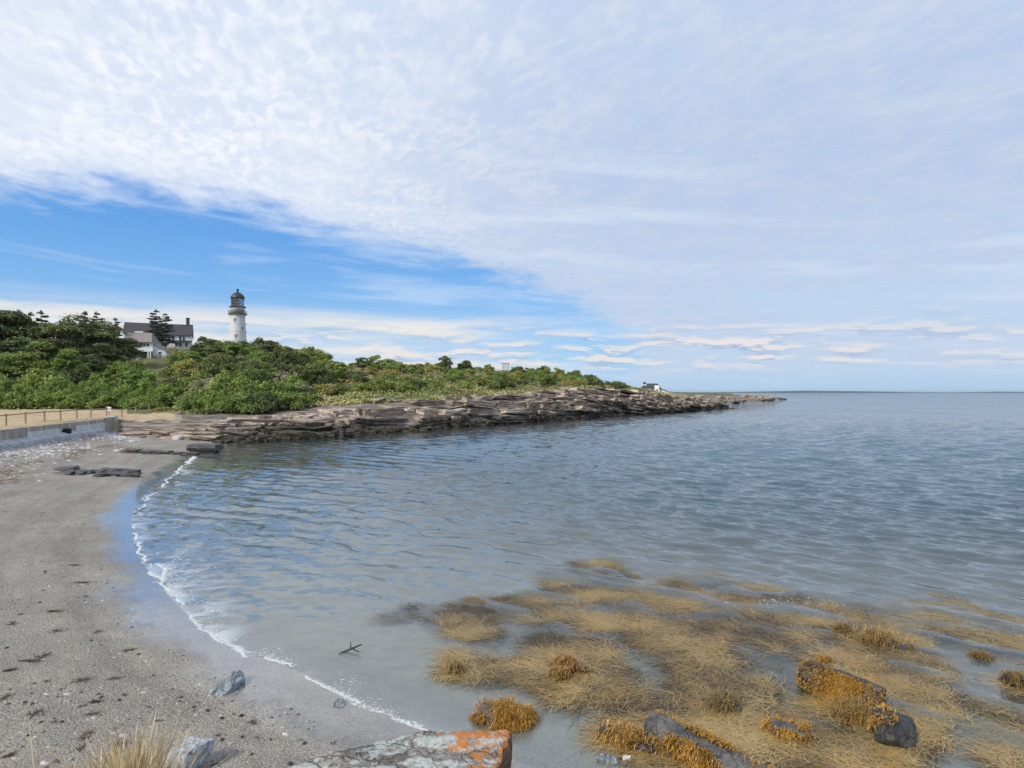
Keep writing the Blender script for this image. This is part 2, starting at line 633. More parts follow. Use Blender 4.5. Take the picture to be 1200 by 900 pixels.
sand = m.mix(pm, sand, m.mix(m.ss(pr, 0.85, 0.95), (0.09, 0.085, 0.085), (0.5, 0.47, 0.42)))
pm2 = m.m('MULTIPLY', m.ss(peb2, 0.20, 0.13), m.ss(pr2, 0.93, 0.94))
sand = m.mix(pm2, sand, m.mix(m.ss(pr2, 0.93, 0.96), (0.07, 0.065, 0.06), (0.42, 0.40, 0.37)))
shd = m.attr('shore')
bandn_ = m.noise(m.xyz(m.m('MULTIPLY', shd, 0.9), m.m('MULTIPLY', m.sep(pos)[0], 0.10), m.m('MULTIPLY', m.sep(pos)[1], 0.10)), 1.0, 5, 0.62, 0.4)
sand = m.mix(m.ss(bandn_, 0.42, 0.66, 0, 0.55), sand, m.mix(1.0, sand, (0.62, 0.61, 0.62), 'MULTIPLY'))
sand = m.mix(m.ss(bandn_, 0.44, 0.30, 0, 0.5), sand, m.mix(1.0, sand, (1.22, 1.18, 1.10), 'MULTIPLY'))
# cobbles and wrack
cobc = m.voro(flat, 3.6, 'F1', 'Color')
cobd = m.voro(flat, 3.6, 'F1', 'Distance')
cc = m.mix(m.sep(cobc)[1], (0.34, 0.33, 0.33), (0.56, 0.55, 0.54))
cc = m.mix(m.ss(cobd, 0.30, 0.55), cc, (0.22, 0.19, 0.17))
cc = m.mix(m.ss(n_mid, 0.55, 0.62, 0, 0.8), cc, (0.23, 0.18, 0.13))
base = m.mix(m.m('MULTIPLY', m.attr('cobble'), m.ss(n_big, 0.22, 0.42)), sand, cc)
base = m.mix(m.m('MULTIPLY', m.attr('wrack'), m.ss(n_mid, 0.38, 0.55)), base, (0.13, 0.085, 0.045))
# dry field
fc = m.mix(m.ss(n_mid, 0.3, 0.7), (0.40, 0.29, 0.155), (0.60, 0.46, 0.28))
fc = m.mix(m.ss(n_big, 0.54, 0.66, 0, 0.6), fc, (0.24, 0.20, 0.09))
base = m.mix(m.attr('field'), base, fc)
# rock
strat = m.noise(m.vm('MULTIPLY', pos, (0.35, 0.35, 5.0)), 1.0, 6, 0.65, 0.6)
rc = m.mix(m.ss(strat, 0.35, 0.65), (0.09, 0.072, 0.058), (0.32, 0.265, 0.215))
base = m.mix(m.attr('rock'), base, rc)
# ground under the scrub
sc_ = m.mix(m.ss(n_mid, 0.3, 0.7), (0.055, 0.075, 0.022), (0.17, 0.155, 0.055))
sc_ = m.mix(m.ss(n_big, 0.5, 0.7, 0, 0.6), sc_, (0.22, 0.16, 0.075))
base = m.mix(m.attr('scrub'), base, sc_)
sub = m.ss(shd, -0.15, -1.3)
base = m.mix(m.m('MULTIPLY', m.m('MULTIPLY', sub, 0.72), m.m('SUBTRACT', 1.0, m.attr('rock'))), base, m.mix(m.ss(n_mid, .3, .7), (0.25, 0.23, 0.195), (0.37, 0.345, 0.295)))
wet = m.attr('wet')
dry_r = 0.9
base = m.mix(m.m('MULTIPLY', wet, m.m('SUBTRACT', 0.42, m.m('MULTIPLY', sub, 0.22))), base, m.mix(1.0, base, (0.42, 0.43, 0.46), 'MULTIPLY'))
rgh = m.m('SUBTRACT', dry_r, m.m('MULTIPLY', wet, 0.76))
hgt = m.m('ADD', m.m('MULTIPLY', n_fin, 0.5), m.m('ADD', m.m('MULTIPLY', n_mid, 0.8), m.m('MULTIPLY', m.m('SUBTRACT', 0.4, peb), 0.35)))
hgt = m.m('MULTIPLY', hgt, m.m('SUBTRACT', 1.0, m.m('MULTIPLY', wet, 0.96)))
m.out(m.pbsdf(base, rgh, m.bump(hgt, 1.0, 0.07), Coat_Weight=m.m('MULTIPLY', m.m('MULTIPLY', wet, m.m('SUBTRACT', 1.0, sub)), 0.9), Coat_Roughness=0.06))

x, y, Fq, na = polar(47, 620, 60, 0.6, 2600, 560)
tz, ta = terrain(x, y, True)
# close the centre
V = np.concatenate([np.stack([x, y, tz], -1), [[0, 0, float(terrain(np.array([0.]), np.array([0.]))[0])]]])
ci = len(V) - 1
cap = np.array([[ci, k, (k + 1) % na] for k in range(na)][::1])[:, [0, 2, 1]]
for k in ta:
    ta[k] = np.append(ta[k], 0.0)
tag(mesh_np("terrain", V, [Fq, cap], M_ground, smooth=True, attrs=ta), kind='structure')

# ------------------------------------------------------------------ water
M_water, m = material("sea_water")
geo = m.n('ShaderNodeNewGeometry')
pos = geo.outputs['Position']
dep = m.attr('depth')
opn = m.attr('open')


def slope(k_az, wl, stretch, amp, detail, seed, dist=0.3):
    """wave slope along direction k_az (radians) from stretched noise of wavelength wl"""
    kx, ky = math.cos(k_az), math.sin(k_az)
    a = m.vm('DOT_PRODUCT', pos, (kx, ky, 0))
    b = m.vm('DOT_PRODUCT', pos, (-ky, kx, 0))
    v = m.xyz(m.m('DIVIDE', a, wl), m.m('DIVIDE', b, wl * stretch), seed)
    f = m.noise(v, 1.0, detail, 0.6, dist)
    s = m.m('MULTIPLY', m.m('SUBTRACT', f, 0.5), amp)
    return m.vm('SCALE', (kx, ky, 0), s=s)


wv = slope(R(238), 0.55, 4.0, 0.55, 3.0, 4.0, 0.4)
wv = m.vm('ADD', wv, slope(R(208), 0.8, 4.0, 0.40, 3.0, 9.0, 0.4))
wv = m.vm('ADD', wv, slope(R(285), 0.26, 3.0, 0.45, 2.0, 14.0))
wv = m.vm('ADD', wv, slope(R(226), 0.17, 3.5, 0.45, 2.0, 19.0))
patch = m.ss(m.noise(m.vm('MULTIPLY', pos, (0.05, 0.03, 0)), 1.0, 3, 0.5), 0.3, 0.7, 0.65, 1.25)
amp = m.m('MULTIPLY', m.ss(dep, 0.05, 1.3, 0.7, 1.0), m.m('MULTIPLY', patch, opn))
wv = m.vm('SCALE', wv, s=amp)
nrm = m.vm('NORMALIZE', m.vm('ADD', wv, geo.outputs['Normal']))
opac = m.m('SUBTRACT', 1.0, m.m('POWER', 2.718, m.m('MULTIPLY', dep, -0.75)))
milkn = m.noise(m.vm('MULTIPLY', pos, (1.0, 1.0, 0)), 0.9, 5, 0.65, 0.8)
milk = m.m('MULTIPLY', m.attr('milk'), m.ss(milkn, 0.35, 0.62, 0.25, 1.0))
opac = m.m('MAXIMUM', opac, m.m('MULTIPLY', milk, 0.75))
body = m.n('ShaderNodeBsdfDiffuse')
m.put(body.inputs[0], m.mix(milk, m.mix(m.ss(dep, 0.15, 1.3), (0.135, 0.15, 0.14), (0.062, 0.122, 0.16)), (0.66, 0.70, 0.74)))
tr = m.n('ShaderNodeBsdfTransparent')
m.put(tr.inputs[0], (0.90, 0.95, 0.94))
inner = m.mixs(opac, tr.outputs[0], body.outputs[0])
gl = m.n('ShaderNodeBsdfGlossy')
gl.inputs['Roughness'].default_value = 0.04
m.put(gl.inputs['Normal'], nrm)
# Schlick reflectance, the same from above and from below (the surface does not bend the rays)
ci_ = m.m('ABSOLUTE', m.vm('DOT_PRODUCT', geo.outputs['Incoming'], nrm))
sch = m.m('POWER', m.m('SUBTRACT', 1.0, m.m('MINIMUM', ci_, 1.0)), 5.0)
frs = m.m('ADD', 0.07, m.m('MULTIPLY', sch, 0.93))
m.out(m.mixs(frs, inner, gl.outputs[0]))


def polar_rings(a_dense, n_dense, n_rest, r):
    t = np.tan(R(a_dense))
    a = np.concatenate([np.arctan(np.linspace(-t, t, n_dense)), np.linspace(R(a_dense), 2 * np.pi - R(a_dense), n_rest + 2)[1:-1]])
    A, Rr = np.meshgrid(a, r)
    na_, nr = len(a), len(r)
    i = np.arange(nr - 1)[:, None] * na_
    j = np.arange(na_)[None, :]
    j2 = (j + 1) % na_
    return (Rr * np.sin(A)).ravel(), (Rr * np.cos(A)).ravel(), np.stack([i + j, i + j2, i + na_ + j2, i + na_ + j], -1).reshape(-1, 4)


rings = np.concatenate([np.exp(np.linspace(np.log(3.0), np.log(8.5), 30))[:-1], np.exp(np.linspace(np.log(8.5), np.log(260), 900))[:-1], np.exp(np.linspace(np.log(260), np.log(60000), 160))])
x, y, Fq = polar_rings(47, 760, 50, rings)
rr = np.hypot(x, y)
# terrain depth on a coarser grid of the same rings, then interpolated along them
wz = terrain(x, y)
dpt = np.maximum(-wz, 0)
dsw = shore_dist(x, y)
uw = colu(x, y)
milk = np.exp(-np.maximum(-dsw, 0) / 2.6) * np.where(y > 0, 1, 0) * np.where((uw < 330) & (uw > 60), 1, 0) * sstep(330 - uw, 0, 70)
milk = np.maximum(milk, .55 * np.exp(-np.maximum(-dsw, 0) / 0.8) * (uw < 560))
rgw = np.random.default_rng(5)
hw = np.zeros(len(x))
cell_ = np.maximum(rr * 0.0040, .02)
for k in range(64):
    lam = float(np.exp(rgw.uniform(math.log(.40), math.log(2.7))))
    th = R(226) + rgw.normal(0, .40)
    kx, ky = math.cos(th) * 2 * math.pi / lam, math.sin(th) * 2 * math.pi / lam
    ph = kx * x + ky * y + rgw.uniform(0, 6.28)
    fade = sstep(lam, 2.2 * cell_, 4.5 * cell_)
    gust = .6 + .8 * sstep(vnoise(np.stack([x * .07 + 3 * k, y * .07], -1), 7 + k % 5), -.5, .6)
    hw += 0.0062 * lam ** 1.0 * np.sin(ph) * fade * gust
hw *= np.clip(.48 + dpt * 1.0, 0, 1) * sstep(dpt, .0, .12) * (0.75 + 0.25 * sstep(rr, 15, 60)) * (rr < 259)
weedy = np.exp(-(((uw - 820) / 330) ** 2 + ((HOR + F * CAM_H / np.maximum(y, 3) - 810) / 120) ** 2)) * (y > 0)
hw *= 1 - .8 * np.clip(weedy * 1.3, 0, 1)                     # the weed bed damps the ripples
opn_ = (0.85 + 0.15 * sstep(rr, 15, 70)) * (1 - .6 * np.clip(weedy * 1.3, 0, 1)) * np.where(rr > 120, 1 + .35 * sstep(rr, 120, 400), 1)
shel = np.where(y > 45, .30 + .70 * sstep(-dsw, 4, 42), 1.0)
shel = np.where((uw > 560) & (y > 45), np.maximum(shel, sstep(uw, 560, 760)), shel)
hw *= shel
opn_ *= np.clip(shel + .1, 0, 1)
tag(mesh_np("sea", np.stack([x, y, hw], -1), Fq, M_water, smooth=True, attrs=dict(depth=dpt, open=opn_, milk=milk)), kind='structure')

# ------------------------------------------------------------------ far coast
M_far, m = material("far_coast")
m.out(m.pbsdf((0.025, 0.04, 0.03), 0.9))
gx, gy = np.meshgrid(np.linspace(-400, 9500, 260), np.linspace(8600, 10000, 14))
hx = fbm(np.stack([gx.ravel() / 900, gy.ravel() / 700], -1), 5, 31)
env = np.clip(1 - ((gy.ravel() - 9300) / 700) ** 2, 0, 1)
along = np.interp(gx.ravel(), [-400, 1200, 2300, 2900, 3900, 5200, 6200, 6800, 9500], [24, 27, 20, 10, 24, 22, 14, 9, 3])
hz = (along * 1.45 + hx * 20) * env - 4 + 2.0 * fbm(np.stack([gx.ravel() / 60, gy.ravel() / 60], -1), 2, 9)
n_, k_ = 260, 14
ii = (np.arange(k_ - 1)[:, None] * n_ + np.arange(n_ - 1)[None, :]).ravel()
tag(mesh_np("far_hills", np.stack([gx.ravel(), gy.ravel(), hz], -1), np.stack([ii, ii + 1, ii + n_ + 1, ii + n_], -1), M_far, smooth=True), kind='structure')

# ------------------------------------------------------------------ rocks
M_rock, m = material("layered_rock")
geo = m.n('ShaderNodeNewGeometry')
pos = geo.outputs['Position']
pz = m.sep(pos)[2]
st = m.noise(m.vm('MULTIPLY', pos, (0.5, 0.5, 6.0)), 1.0, 6, 0.66, 0.7)
gr = m.noise(pos, 2.2, 6, 0.68)
tint = m.attr('tint')
c = m.mix(m.ss(st, 0.36, 0.56), (0.14, 0.107, 0.082), (0.58, 0.485, 0.39))
c = m.mix(m.ss(tint, 0.0, 1.0, 0.0, 0.75), c, m.mix(1.0, c, (0.42, 0.38, 0.345), 'MULTIPLY'))
c = m.mix(m.ss(gr, 0.54, 0.7, 0, 0.6), c, (0.15, 0.12, 0.10))
tide = m.ss(m.m('ADD', pz, m.m('MULTIPLY', m.m('SUBTRACT', m.noise(pos, 0.35, 5, 0.65), 0.5), 3.2)), 1.9, 0.9)
c = m.mix(m.m('MULTIPLY', tide, m.attr('tidal')), c, m.mix(m.ss(gr, 0.45, 0.6), (0.022, 0.020, 0.016), (0.09, 0.07, 0.035)))
m.out(m.pbsdf(c, 0.85, m.bump(m.m('ADD', st, gr), 0.9, 0.12)))

bm = bmesh.new()
bmesh.ops.create_cube(bm, size=1.0)
bmesh.ops.subdivide_edges(bm, edges=bm.edges[:], cuts=1, use_grid_fill=True)
bm.verts.ensure_lookup_table()
TV = np.array([v.co[:] for v in bm.verts])
TF = np.array([[v.index for v in f.verts] for f in bm.faces])
bm.free()
TV = TV * (1 - 0.09 * (np.abs(TV).sum(1, keepdims=True) - 0.5))


def blocks(items, rg, jit=0.10):
    """items: (cx, cy, cz, lx, ly, lz, rz, tilt_x, tilt_y) -> arrays of jittered block solids"""
    Vs, Fs, T = [], [], []
    for k, (cx, cy, cz, lx, ly, lz, rz, tx, ty) in enumerate(items):
        p = TV + rg.uniform(-jit, jit, TV.shape) * np.array([0.5, 0.7, 0.8])
        p = p * np.array([lx, ly, lz])
        M = np.array((Matrix.Rotation(rz, 3, 'Z') @ Matrix.Rotation(ty, 3, 'Y') @ Matrix.Rotation(tx, 3, 'X')))
        Vs.append(p @ M.T + np.array([cx, cy, cz]))
        Fs.append(TF + k * len(TV))
        T.append(np.full(len(TV), rg.random()))
    return np.concatenate(Vs), np.concatenate(Fs), np.concatenate(T)


items = []
rg = np.random.default_rng(21)
arc = np.array([D(u_, np.interp(u_, KU, KY[:, 0]))[:2] for u_ in np.arange(255, 866, 1.0)])
arcs = np.concatenate([[0], np.cumsum(np.linalg.norm(np.diff(arc, axis=0), axis=1))])
arcu = np.arange(255, 866, 1.0)
zl_, thick = -5.0, []
while zl_ < 16:
    h = rg.choice([.32, .5, .75, 1.05], p=[.3, .3, .25, .15]) * rg.uniform(.85, 1.15)
    thick.append((zl_, h))
    zl_ += h
for li, (z0_, h) in enumerate(thick):
    s_ = rg.uniform(0, 2)
    while s_ < arcs[-1]:
        L = rg.choice([1.2, 2.6, 5.0, 9.0], p=[.2, .28, .30, .22]) * rg.uniform(.8, 1.25)
        sm = s_ + L / 2
        u0 = float(np.interp(sm, arcs, arcu))
        # beds dip gently, more steeply towards the point
        dip = float(np.interp(u0, [250, 420, 560, 640, 720, 790, 860], [0, .01, .02, .05, .12, .14, .05]))
        dz_ = float(np.interp(sm, arcs, np.cumsum(np.interp(arcu, [250, 420, 560, 640, 720, 790, 860], [0, .01, .02, .05, .12, .14, .05]) * np.gradient(arcs))))
        zc_ = z0_ + h / 2 - dz_ + 2.0
        s_ += L
        if u0 > 862:
            break
        top = float(knots(u0, 2)[1]) + 0.15
        if u0 < 430:
            top = float(np.interp(u0, [250, 340, 430], [1.0, 1.7, top]))
        if zc_ < -.35 or zc_ - h * .3 > top or rg.random() < (.08 if u0 > 400 else .30):
            continue
        Yk = [float(knots(u0, i)[0]) for i in range(4)]
        Zk = [float(knots(u0, i)[1]) for i in range(4)]
        Yz = np.interp(zc_, [Zk[0] - 1.2, Zk[0], Zk[1], Zk[2]], [Yk[0] - 4.0, Yk[0], Yk[1], Yk[2]])
        nb = 3.4 * fbm(np.array([[sm / 9., li * .55]]), 3, 77)[0] + 1.2 * vnoise(np.array([[sm / 30., 5.5]]), 78)[0]
        q = D(u0, Yz + 1.1 + nb + rg.uniform(-.16, .16))
        q2 = D(u0 + 5, np.interp(u0 + 5, KU, KY[:, 0]))
        q1 = D(u0 - 5, np.interp(u0 - 5, KU, KY[:, 0]))
        rz = math.atan2(q2[1] - q1[1], q2[0] - q1[0])
        items.append((q[0], q[1], zc_, L * 1.02, rg.uniform(3.2, 4.6), h * rg.uniform(.94, 1.06), rz + rg.normal(0, .06), rg.uniform(-.07, .04), dip + rg.normal(0, .02)))
# tumbled pieces at the foot
for u0 in np.concatenate([np.linspace(262, 860, 900), np.linspace(250, 420, 500)]):
    Yk0 = float(knots(u0, 0)[0])
    q = D(u0 + rg.uniform(-2, 2), Yk0 + rg.uniform(-2.4, 2.6))
    sb = rg.uniform(0.25, 0.9) * (1.5 if rg.random() < .08 else 1)
    items.append((q[0], q[1], rg.uniform(-.1, .35), sb * 1.5, sb * 1.2, sb * .6, rg.uniform(0, 3), rg.uniform(-.25, .25), rg.uniform(-.25, .25)))
nR = 760
uR = 248 + 190 * rg.random(nR) ** 1.2
fR = rg.random(nR)
YR = knots(uR, 0)[0] * (1 - fR) + (knots(uR, 1)[0] + 2.5) * fR
xR = (uR - 600) / F * YR
zR = terrain(xR, YR)
for k in range(nR):
    sb = rg.choice([.25, .45, .75, 1.2], p=[.4, .35, .18, .07]) * rg.uniform(.8, 1.2)
    items.append((xR[k], YR[k], zR[k] + sb * .02, sb * 1.9, sb * 1.3, sb * .5, rg.uniform(0, 3.1), rg.uniform(-.18, .18), rg.uniform(-.18, .18)))
# the low second point
for k in range(420):
    s = rg.random()
    i = min(int(s * 5), 4)
    t = s * 5 - i
    ax, ay, ah, aw = RIDGE[i]
    bx, by, bh, bw = RIDGE[i + 1]
    ww = aw + (bw - aw) * t
    off = rg.uniform(-1, 1) * ww * 0.85
    ex, ey = bx - ax, by - ay
    Ln = math.hypot(ex, ey)
    X, Y = ax + ex * t + ey / Ln * off, ay + ey * t - ex / Ln * off
    zz = float(terrain(np.array([X]), np.array([Y]))[0]) if False else (ah + (bh - ah) * t + .5 - (ah + (bh - ah) * t + 2.0) * (off / ww) ** 2)
    if zz < -0.6 or zz > 3.4:
        continue
    sz = rg.uniform(1.0, 3.2)
    items.append((X, Y, zz + rg.uniform(-.2, .3), sz * 1.8, sz * 1.2, sz * .45, math.atan2(ey, ex) + rg.uniform(-.4, .4), rg.uniform(-.12, .12), rg.uniform(-.12, .12)))
TV0, TF0 = TV, TF
bm = bmesh.new()
bmesh.ops.create_cube(bm, size=1.0)
bmesh.ops.subdivide_edges(bm, edges=bm.edges[:], cuts=2, use_grid_fill=True)
bm.verts.ensure_lookup_table()
TV = np.array([v.co[:] for v in bm.verts])
TF = np.array([[v.index for v in f.verts] for f in bm.faces])
bm.free()
TV = TV * (1 - 0.07 * (np.abs(TV).sum(1, keepdims=True) - 0.5))
V, Fb, T = blocks(items, rg, 0.06)
for sc_, am_ in ((.33, .55), (.9, .34), (2.4, .15)):          # one weathered face across all the beds
    V = V + am_ * np.stack([fbm(V * sc_, 2, 140), fbm(V * sc_, 2, 150), .45 * fbm(V * sc_, 2, 160)], -1)
TV, TF = TV0, TF0
tag(mesh_np("rocky_shore", V, Fb, M_rock, attrs=dict(tint=T, tidal=np.ones(len(V)))), kind='structure')


def polytope(planes, sub, noise_amp, noise_scale, seed, sharp=14.0, octv=4, ridge_dir=None, ridge_amp=0.0, ridge_scale=6.0):
    """angular rock: directions pushed out to a soft intersection of half spaces (n, d), then roughened"""
    bm = bmesh.new()
    bmesh.ops.create_icosphere(bm, subdivisions=sub, radius=1.0)
    bm.verts.ensure_lookup_table()
    dirs = np.array([v.co[:] for v in bm.verts])
    Fc = np.array([[v.index for v in f.verts] for f in bm.faces])
    bm.free()
    dirs /= np.linalg.norm(dirs, axis=1, keepdims=True)
    N = np.array([p[0] for p in planes], float)
    N /= np.linalg.norm(N, axis=1, keepdims=True)
    dist = np.array([p[1] for p in planes], float)
    inv = np.maximum(dirs @ N.T, 1e-3) / dist
    r = 1.0 / (np.sum(inv ** sharp, axis=1) ** (1.0 / sharp))
    p = dirs * r[:, None]
    nz = fbm(p * noise_scale + seed * 3.7, octv, seed, 0.55)
    p = p + dirs * (noise_amp * nz)[:, None]
    if ridge_dir is not None:
        rd = np.array(ridge_dir) / np.linalg.norm(ridge_dir)
        a = p @ rd
        wob = fbm(p * 2.0, 3, seed + 5) * 0.25
        st_ = vnoise(np.stack([(a + wob * 0.3) * ridge_scale, a * 0, a * 0], -1), seed + 9)
        p = p + dirs * (ridge_amp * st_)[:, None]
    return p, Fc


def box_planes(sx, sy, sz, seed, chamf=10, loose=0.12):
    rg_ = np.random.default_rng(seed)
    pl_ = []
    for ax, s in ((0, sx), (1, sy), (2, sz)):
        for sg in (-1, 1):
            n = np.zeros(3)
            n[ax] = sg
            n = n + rg_.normal(0, loose, 3) * np.array([1, 1, 1])
            pl_.append((n, s * rg_.uniform(.85, 1.05)))
    for _ in range(chamf):
        n = rg_.normal(0, 1, 3)
        n /= np.linalg.norm(n)
        supp = abs(n[0]) * sx + abs(n[1]) * sy + abs(n[2]) * sz
        pl_.append((n, supp * rg_.uniform(.68, .88)))
    return pl_


def stone(name, loc, size, mat, label=None, cat=None, rz=0.0, tilt=(0, 0), seed=1, sub=4, amp=0.05, group=None, ridge_amp=0.0, ridge_dir=(0, 0, 1), ridge_scale=9.0, chamf=10, parent=None, tidal=0.0):
    sx, sy, sz = [s / 2 for s in size]
    p, Fc = polytope(box_planes(sx, sy, sz, seed, chamf), sub, amp * min(size) * 1.0, 3.0 / max(size), seed, ridge_dir=ridge_dir if ridge_amp else None, ridge_amp=ridge_amp, ridge_scale=ridge_scale / max(size))
    M = np.array(Matrix.Rotation(rz, 3, 'Z') @ Matrix.Rotation(tilt[1], 3, 'Y') @ Matrix.Rotation(tilt[0], 3, 'X'))
    o = mesh_np(name, p @ M.T, Fc, mat, parent=parent, loc=loc, smooth=False, attrs=dict(tint=np.full(len(p), .4), tidal=np.full(len(p), tidal)))
    if label:
        tag(o, label, cat, group)
    return o


def stone_mat(name, c0, c1, c2, scale=6.0, rough=0.85, stretch=(1, 1, 1), bumpd=0.03):
    M, m = material(name)
    tcn = m.n('ShaderNodeTexCoord')
    p = m.vm('MULTIPLY', tcn.outputs['Object'], stretch)
    a = m.noise(p, scale, 7, 0.68, 0.4)
    b = m.noise(p, scale * 5, 5, 0.7)
    cr = m.voro(m.vm('ADD', p, m.vm('SCALE', m.noise(p, scale * 1.2, 3, .5, 0, 'Color'), s=0.3)), scale * 0.9, 'DISTANCE_TO_EDGE')
    c = m.mix(m.ss(a, 0.36, 0.64), c0, c1)
    c = m.mix(m.ss(b, 0.48, 0.68, 0, 0.7), c, c2)
    c = m.mix(m.ss(cr, 0.035, 0.0, 0, 0.55), c, tuple(q * .35 for q in c2))
    hh = m.m('ADD', m.m('MULTIPLY', a, 0.8), m.m('ADD', m.m('MULTIPLY', b, 0.5), m.m('MULTIPLY', m.ss(cr, 0.0, 0.05), 0.35)))
    m.out(m.pbsdf(c, rough, m.bump(hh, 0.9, bumpd)))
    return M


M_dark = stone_mat("dark_wet_rock", (0.028, 0.027, 0.025), (0.075, 0.070, 0.064), (0.016, 0.015, 0.014), 4.0, 0.42)
M_grey = stone_mat("grey_rock", (0.16, 0.15, 0.14), (0.34, 0.32, 0.30), (0.10, 0.09, 0.085), 2.0)
M_darkgrey = stone_mat("dark_grey_rock", (0.055, 0.052, 0.047), (0.15, 0.14, 0.125), (0.03, 0.028, 0.026), 3.0, 0.55)
M_bluegrey = stone_mat("pale_blue_grey_rock", (0.30, 0.34, 0.38), (0.52, 0.57, 0.60), (0.17, 0.20, 0.23), 5.0, 0.8, (1, 1, 1), 0.04)
M_slate = stone_mat("veined_slate", (0.13, 0.15, 0.165), (0.42, 0.46, 0.49), (0.06, 0.065, 0.07), 4.0, 0.6, (3.0, 0.7, 1.5), 0.05)
M_brown = stone_mat("brown_stone", (0.12, 0.085, 0.06), (0.22, 0.17, 0.13), (0.06, 0.045, 0.04), 8.0, 0.8)
M_white = stone_mat("white_stone", (0.55, 0.54, 0.52), (0.70, 0.69, 0.67), (0.40, 0.38, 0.36), 6.0, 0.8)

# layered outcrop beside the sea wall: stacked slabs of bedrock
items = []
rg = np.random.default_rng(5)
for layer in range(5):
    z = 0.55 + layer * 0.33
    uL, uR = 140 + layer * 1.5 + rg.uniform(-1, 1), 249 - layer * 2.2 - rg.uniform(0, 4)
    uu = uL
    Yl = 69.5 + layer * 1.55
    while uu < uR:
        L = rg.uniform(1.6, 4.0)
        q = D(uu, Yl + rg.uniform(-.35, .35))
        items.append((q[0] + L / 2, q[1] + 1.6, z + rg.uniform(-.04, .04), L, 4.2, 0.40, rg.uniform(-.05, .05), rg.uniform(-.03, .05), rg.uniform(-.03, .03)))
        uu += L * 0.96 / Yl * F
V, Fb, T = blocks(items, rg, 0.06)
c0 = np.array([D(195, 73)[0], 73, 0.5])
o = mesh_np("rock_outcrop", V - c0, Fb, M_rock, loc=c0, attrs=dict(tint=T * .8 + .25, tidal=np.zeros(len(V))))
tag(o, "broad outcrop of stacked flat grey slabs at the end of the concrete sea wall", "rock")

# flat ledges on the upper beach
items = []
uu = 143
while uu < 222:
    L = rg.uniform(0.7, 1.8)
    q = G(uu, 528.5, 0.4)
    zt = float(terrain(q[:1], q[1:2])[0])
    items.append((q[0] + L / 2, q[1], zt + 0.08, L, 0.9, 0.28, rg.uniform(-.06, .06), 0, rg.uniform(-.04, .04)))
    uu += L * 1.02 / q[1] * F
V, Fb, T = blocks(items, rg, 0.07)
c0 = V.mean(0)
tag(mesh_np("rock_ledge", V - c0, Fb, M_dark, loc=c0), "row of thin dark slabs crossing the sand to the black block at the water's edge", "rock")
items = []
for k in range(46):
    q = G(rg.uniform(66, 168), 548.5 + rg.normal(0, 1.6), 0.6)
    zt = float(terrain(q[:1], q[1:2])[0])
    L = rg.uniform(0.4, 1.5)
    items.append((q[0], q[1], zt + rg.uniform(0.0, 0.07), L, rg.uniform(.3, .6), 0.22, rg.uniform(-.15, .15), rg.uniform(-.08, .08), rg.uniform(-.08, .08)))
V, Fb, T = blocks(items, rg, 0.12)
c0 = V.mean(0)
tag(mesh_np("rock_ledge", V - c0, Fb, M_dark, loc=c0), "broken strip of dark rock breaking through the dry sand left of the bay", "rock")
q = G(236, 531, 0.05)
t = thing("rock_block", (q[0], q[1], 0.0), "black squared rock block of two thick layers standing at the water's edge", "rock")
V, Fb, T = blocks([(0, 0.6, 0.12, 2.3, 1.4, .32, .05, 0, 0), (0.05, 0.6, 0.52, 2.75, 1.7, .58, .02, 0, .02)], rg, 0.05)
mesh_np("slab", V[:26], Fb[:24], M_dark, parent=t)
mesh_np("slab", V[26:], Fb[:24], M_dark, parent=t)
q = G(208, 513.5, 0.5)
stone("boulder", (q[0], q[1], float(terrain(q[:1], q[1:2])[0]) + .15), (1.0, .7, .6), M_white, "small white boulder on the sand below the layered outcrop", "rock", seed=4, sub=3)

# stones on the near beach
q = G(266, 806, 0.08)
stone("rock", (q[0], q[1], 0.055), (0.42, 0.78, 0.30), M_slate, "streaked slate-grey rock with a jagged dark side in the wet sand by the foam line", "rock", rz=R(-14), tilt=(0.1, 0.15), seed=11, sub=5, amp=.13, ridge_amp=.022, ridge_dir=(1, .2, .5), ridge_scale=14)
q = G(222, 886, 0.35)
stone("rock", (q[0], q[1], 0.37), (0.36, 0.52, 0.36), M_bluegrey, "pale blue-grey lumpy rock on the sand right of the dry grass tuft", "rock", rz=R(-12), tilt=(-.15, .1), seed=23, sub=5, amp=.12, ridge_amp=.01, ridge_dir=(.3, .1, 1), ridge_scale=8)

# ------------------------------------------------------------------ foreground boulder with lichen
M_lich, m = material("lichened_rock")
tcn = m.n('ShaderNodeTexCoord')
p = tcn.outputs['Object']
geo = m.n('ShaderNodeNewGeometry')
nx, ny, nz_ = m.sep(geo.outputs['Normal'])
ox, oy, oz = m.sep(p)
sp = m.vm('MULTIPLY', p, (0.9, 2.2, 2.4))
a = m.noise(sp, 2.6, 8, 0.7, 0.6)
b = m.noise(p, 16, 6, 0.72)
c3 = m.noise(p, 3.5, 6, 0.66, 0.8)
col_ = m.mix(m.ss(a, 0.36, 0.62), (0.12, 0.105, 0.09), (0.40, 0.37, 0.33))
col_ = m.mix(m.ss(b, 0.46, 0.62, 0, 0.8), col_, (0.07, 0.06, 0.05))
pale = m.m('MULTIPLY', m.ss(m.noise(m.vm('MULTIPLY', p, (1.0, 1.6, 1)), 4.2, 7, 0.72, 0.3), 0.46, 0.56), m.ss(b, 0.30, 0.46))
col_ = m.mix(m.m('MULTIPLY', pale, 0.92), col_, m.mix(b, (0.62, 0.66, 0.64), (0.36, 0.40, 0.37)))
org_w = m.ss(ox, 0.18, 0.75)
orange = m.m('MULTIPLY', m.ss(m.m('ADD', c3, m.m('MULTIPLY', org_w, 0.16)), 0.585, 0.63), m.ss(b, 0.34, 0.50))
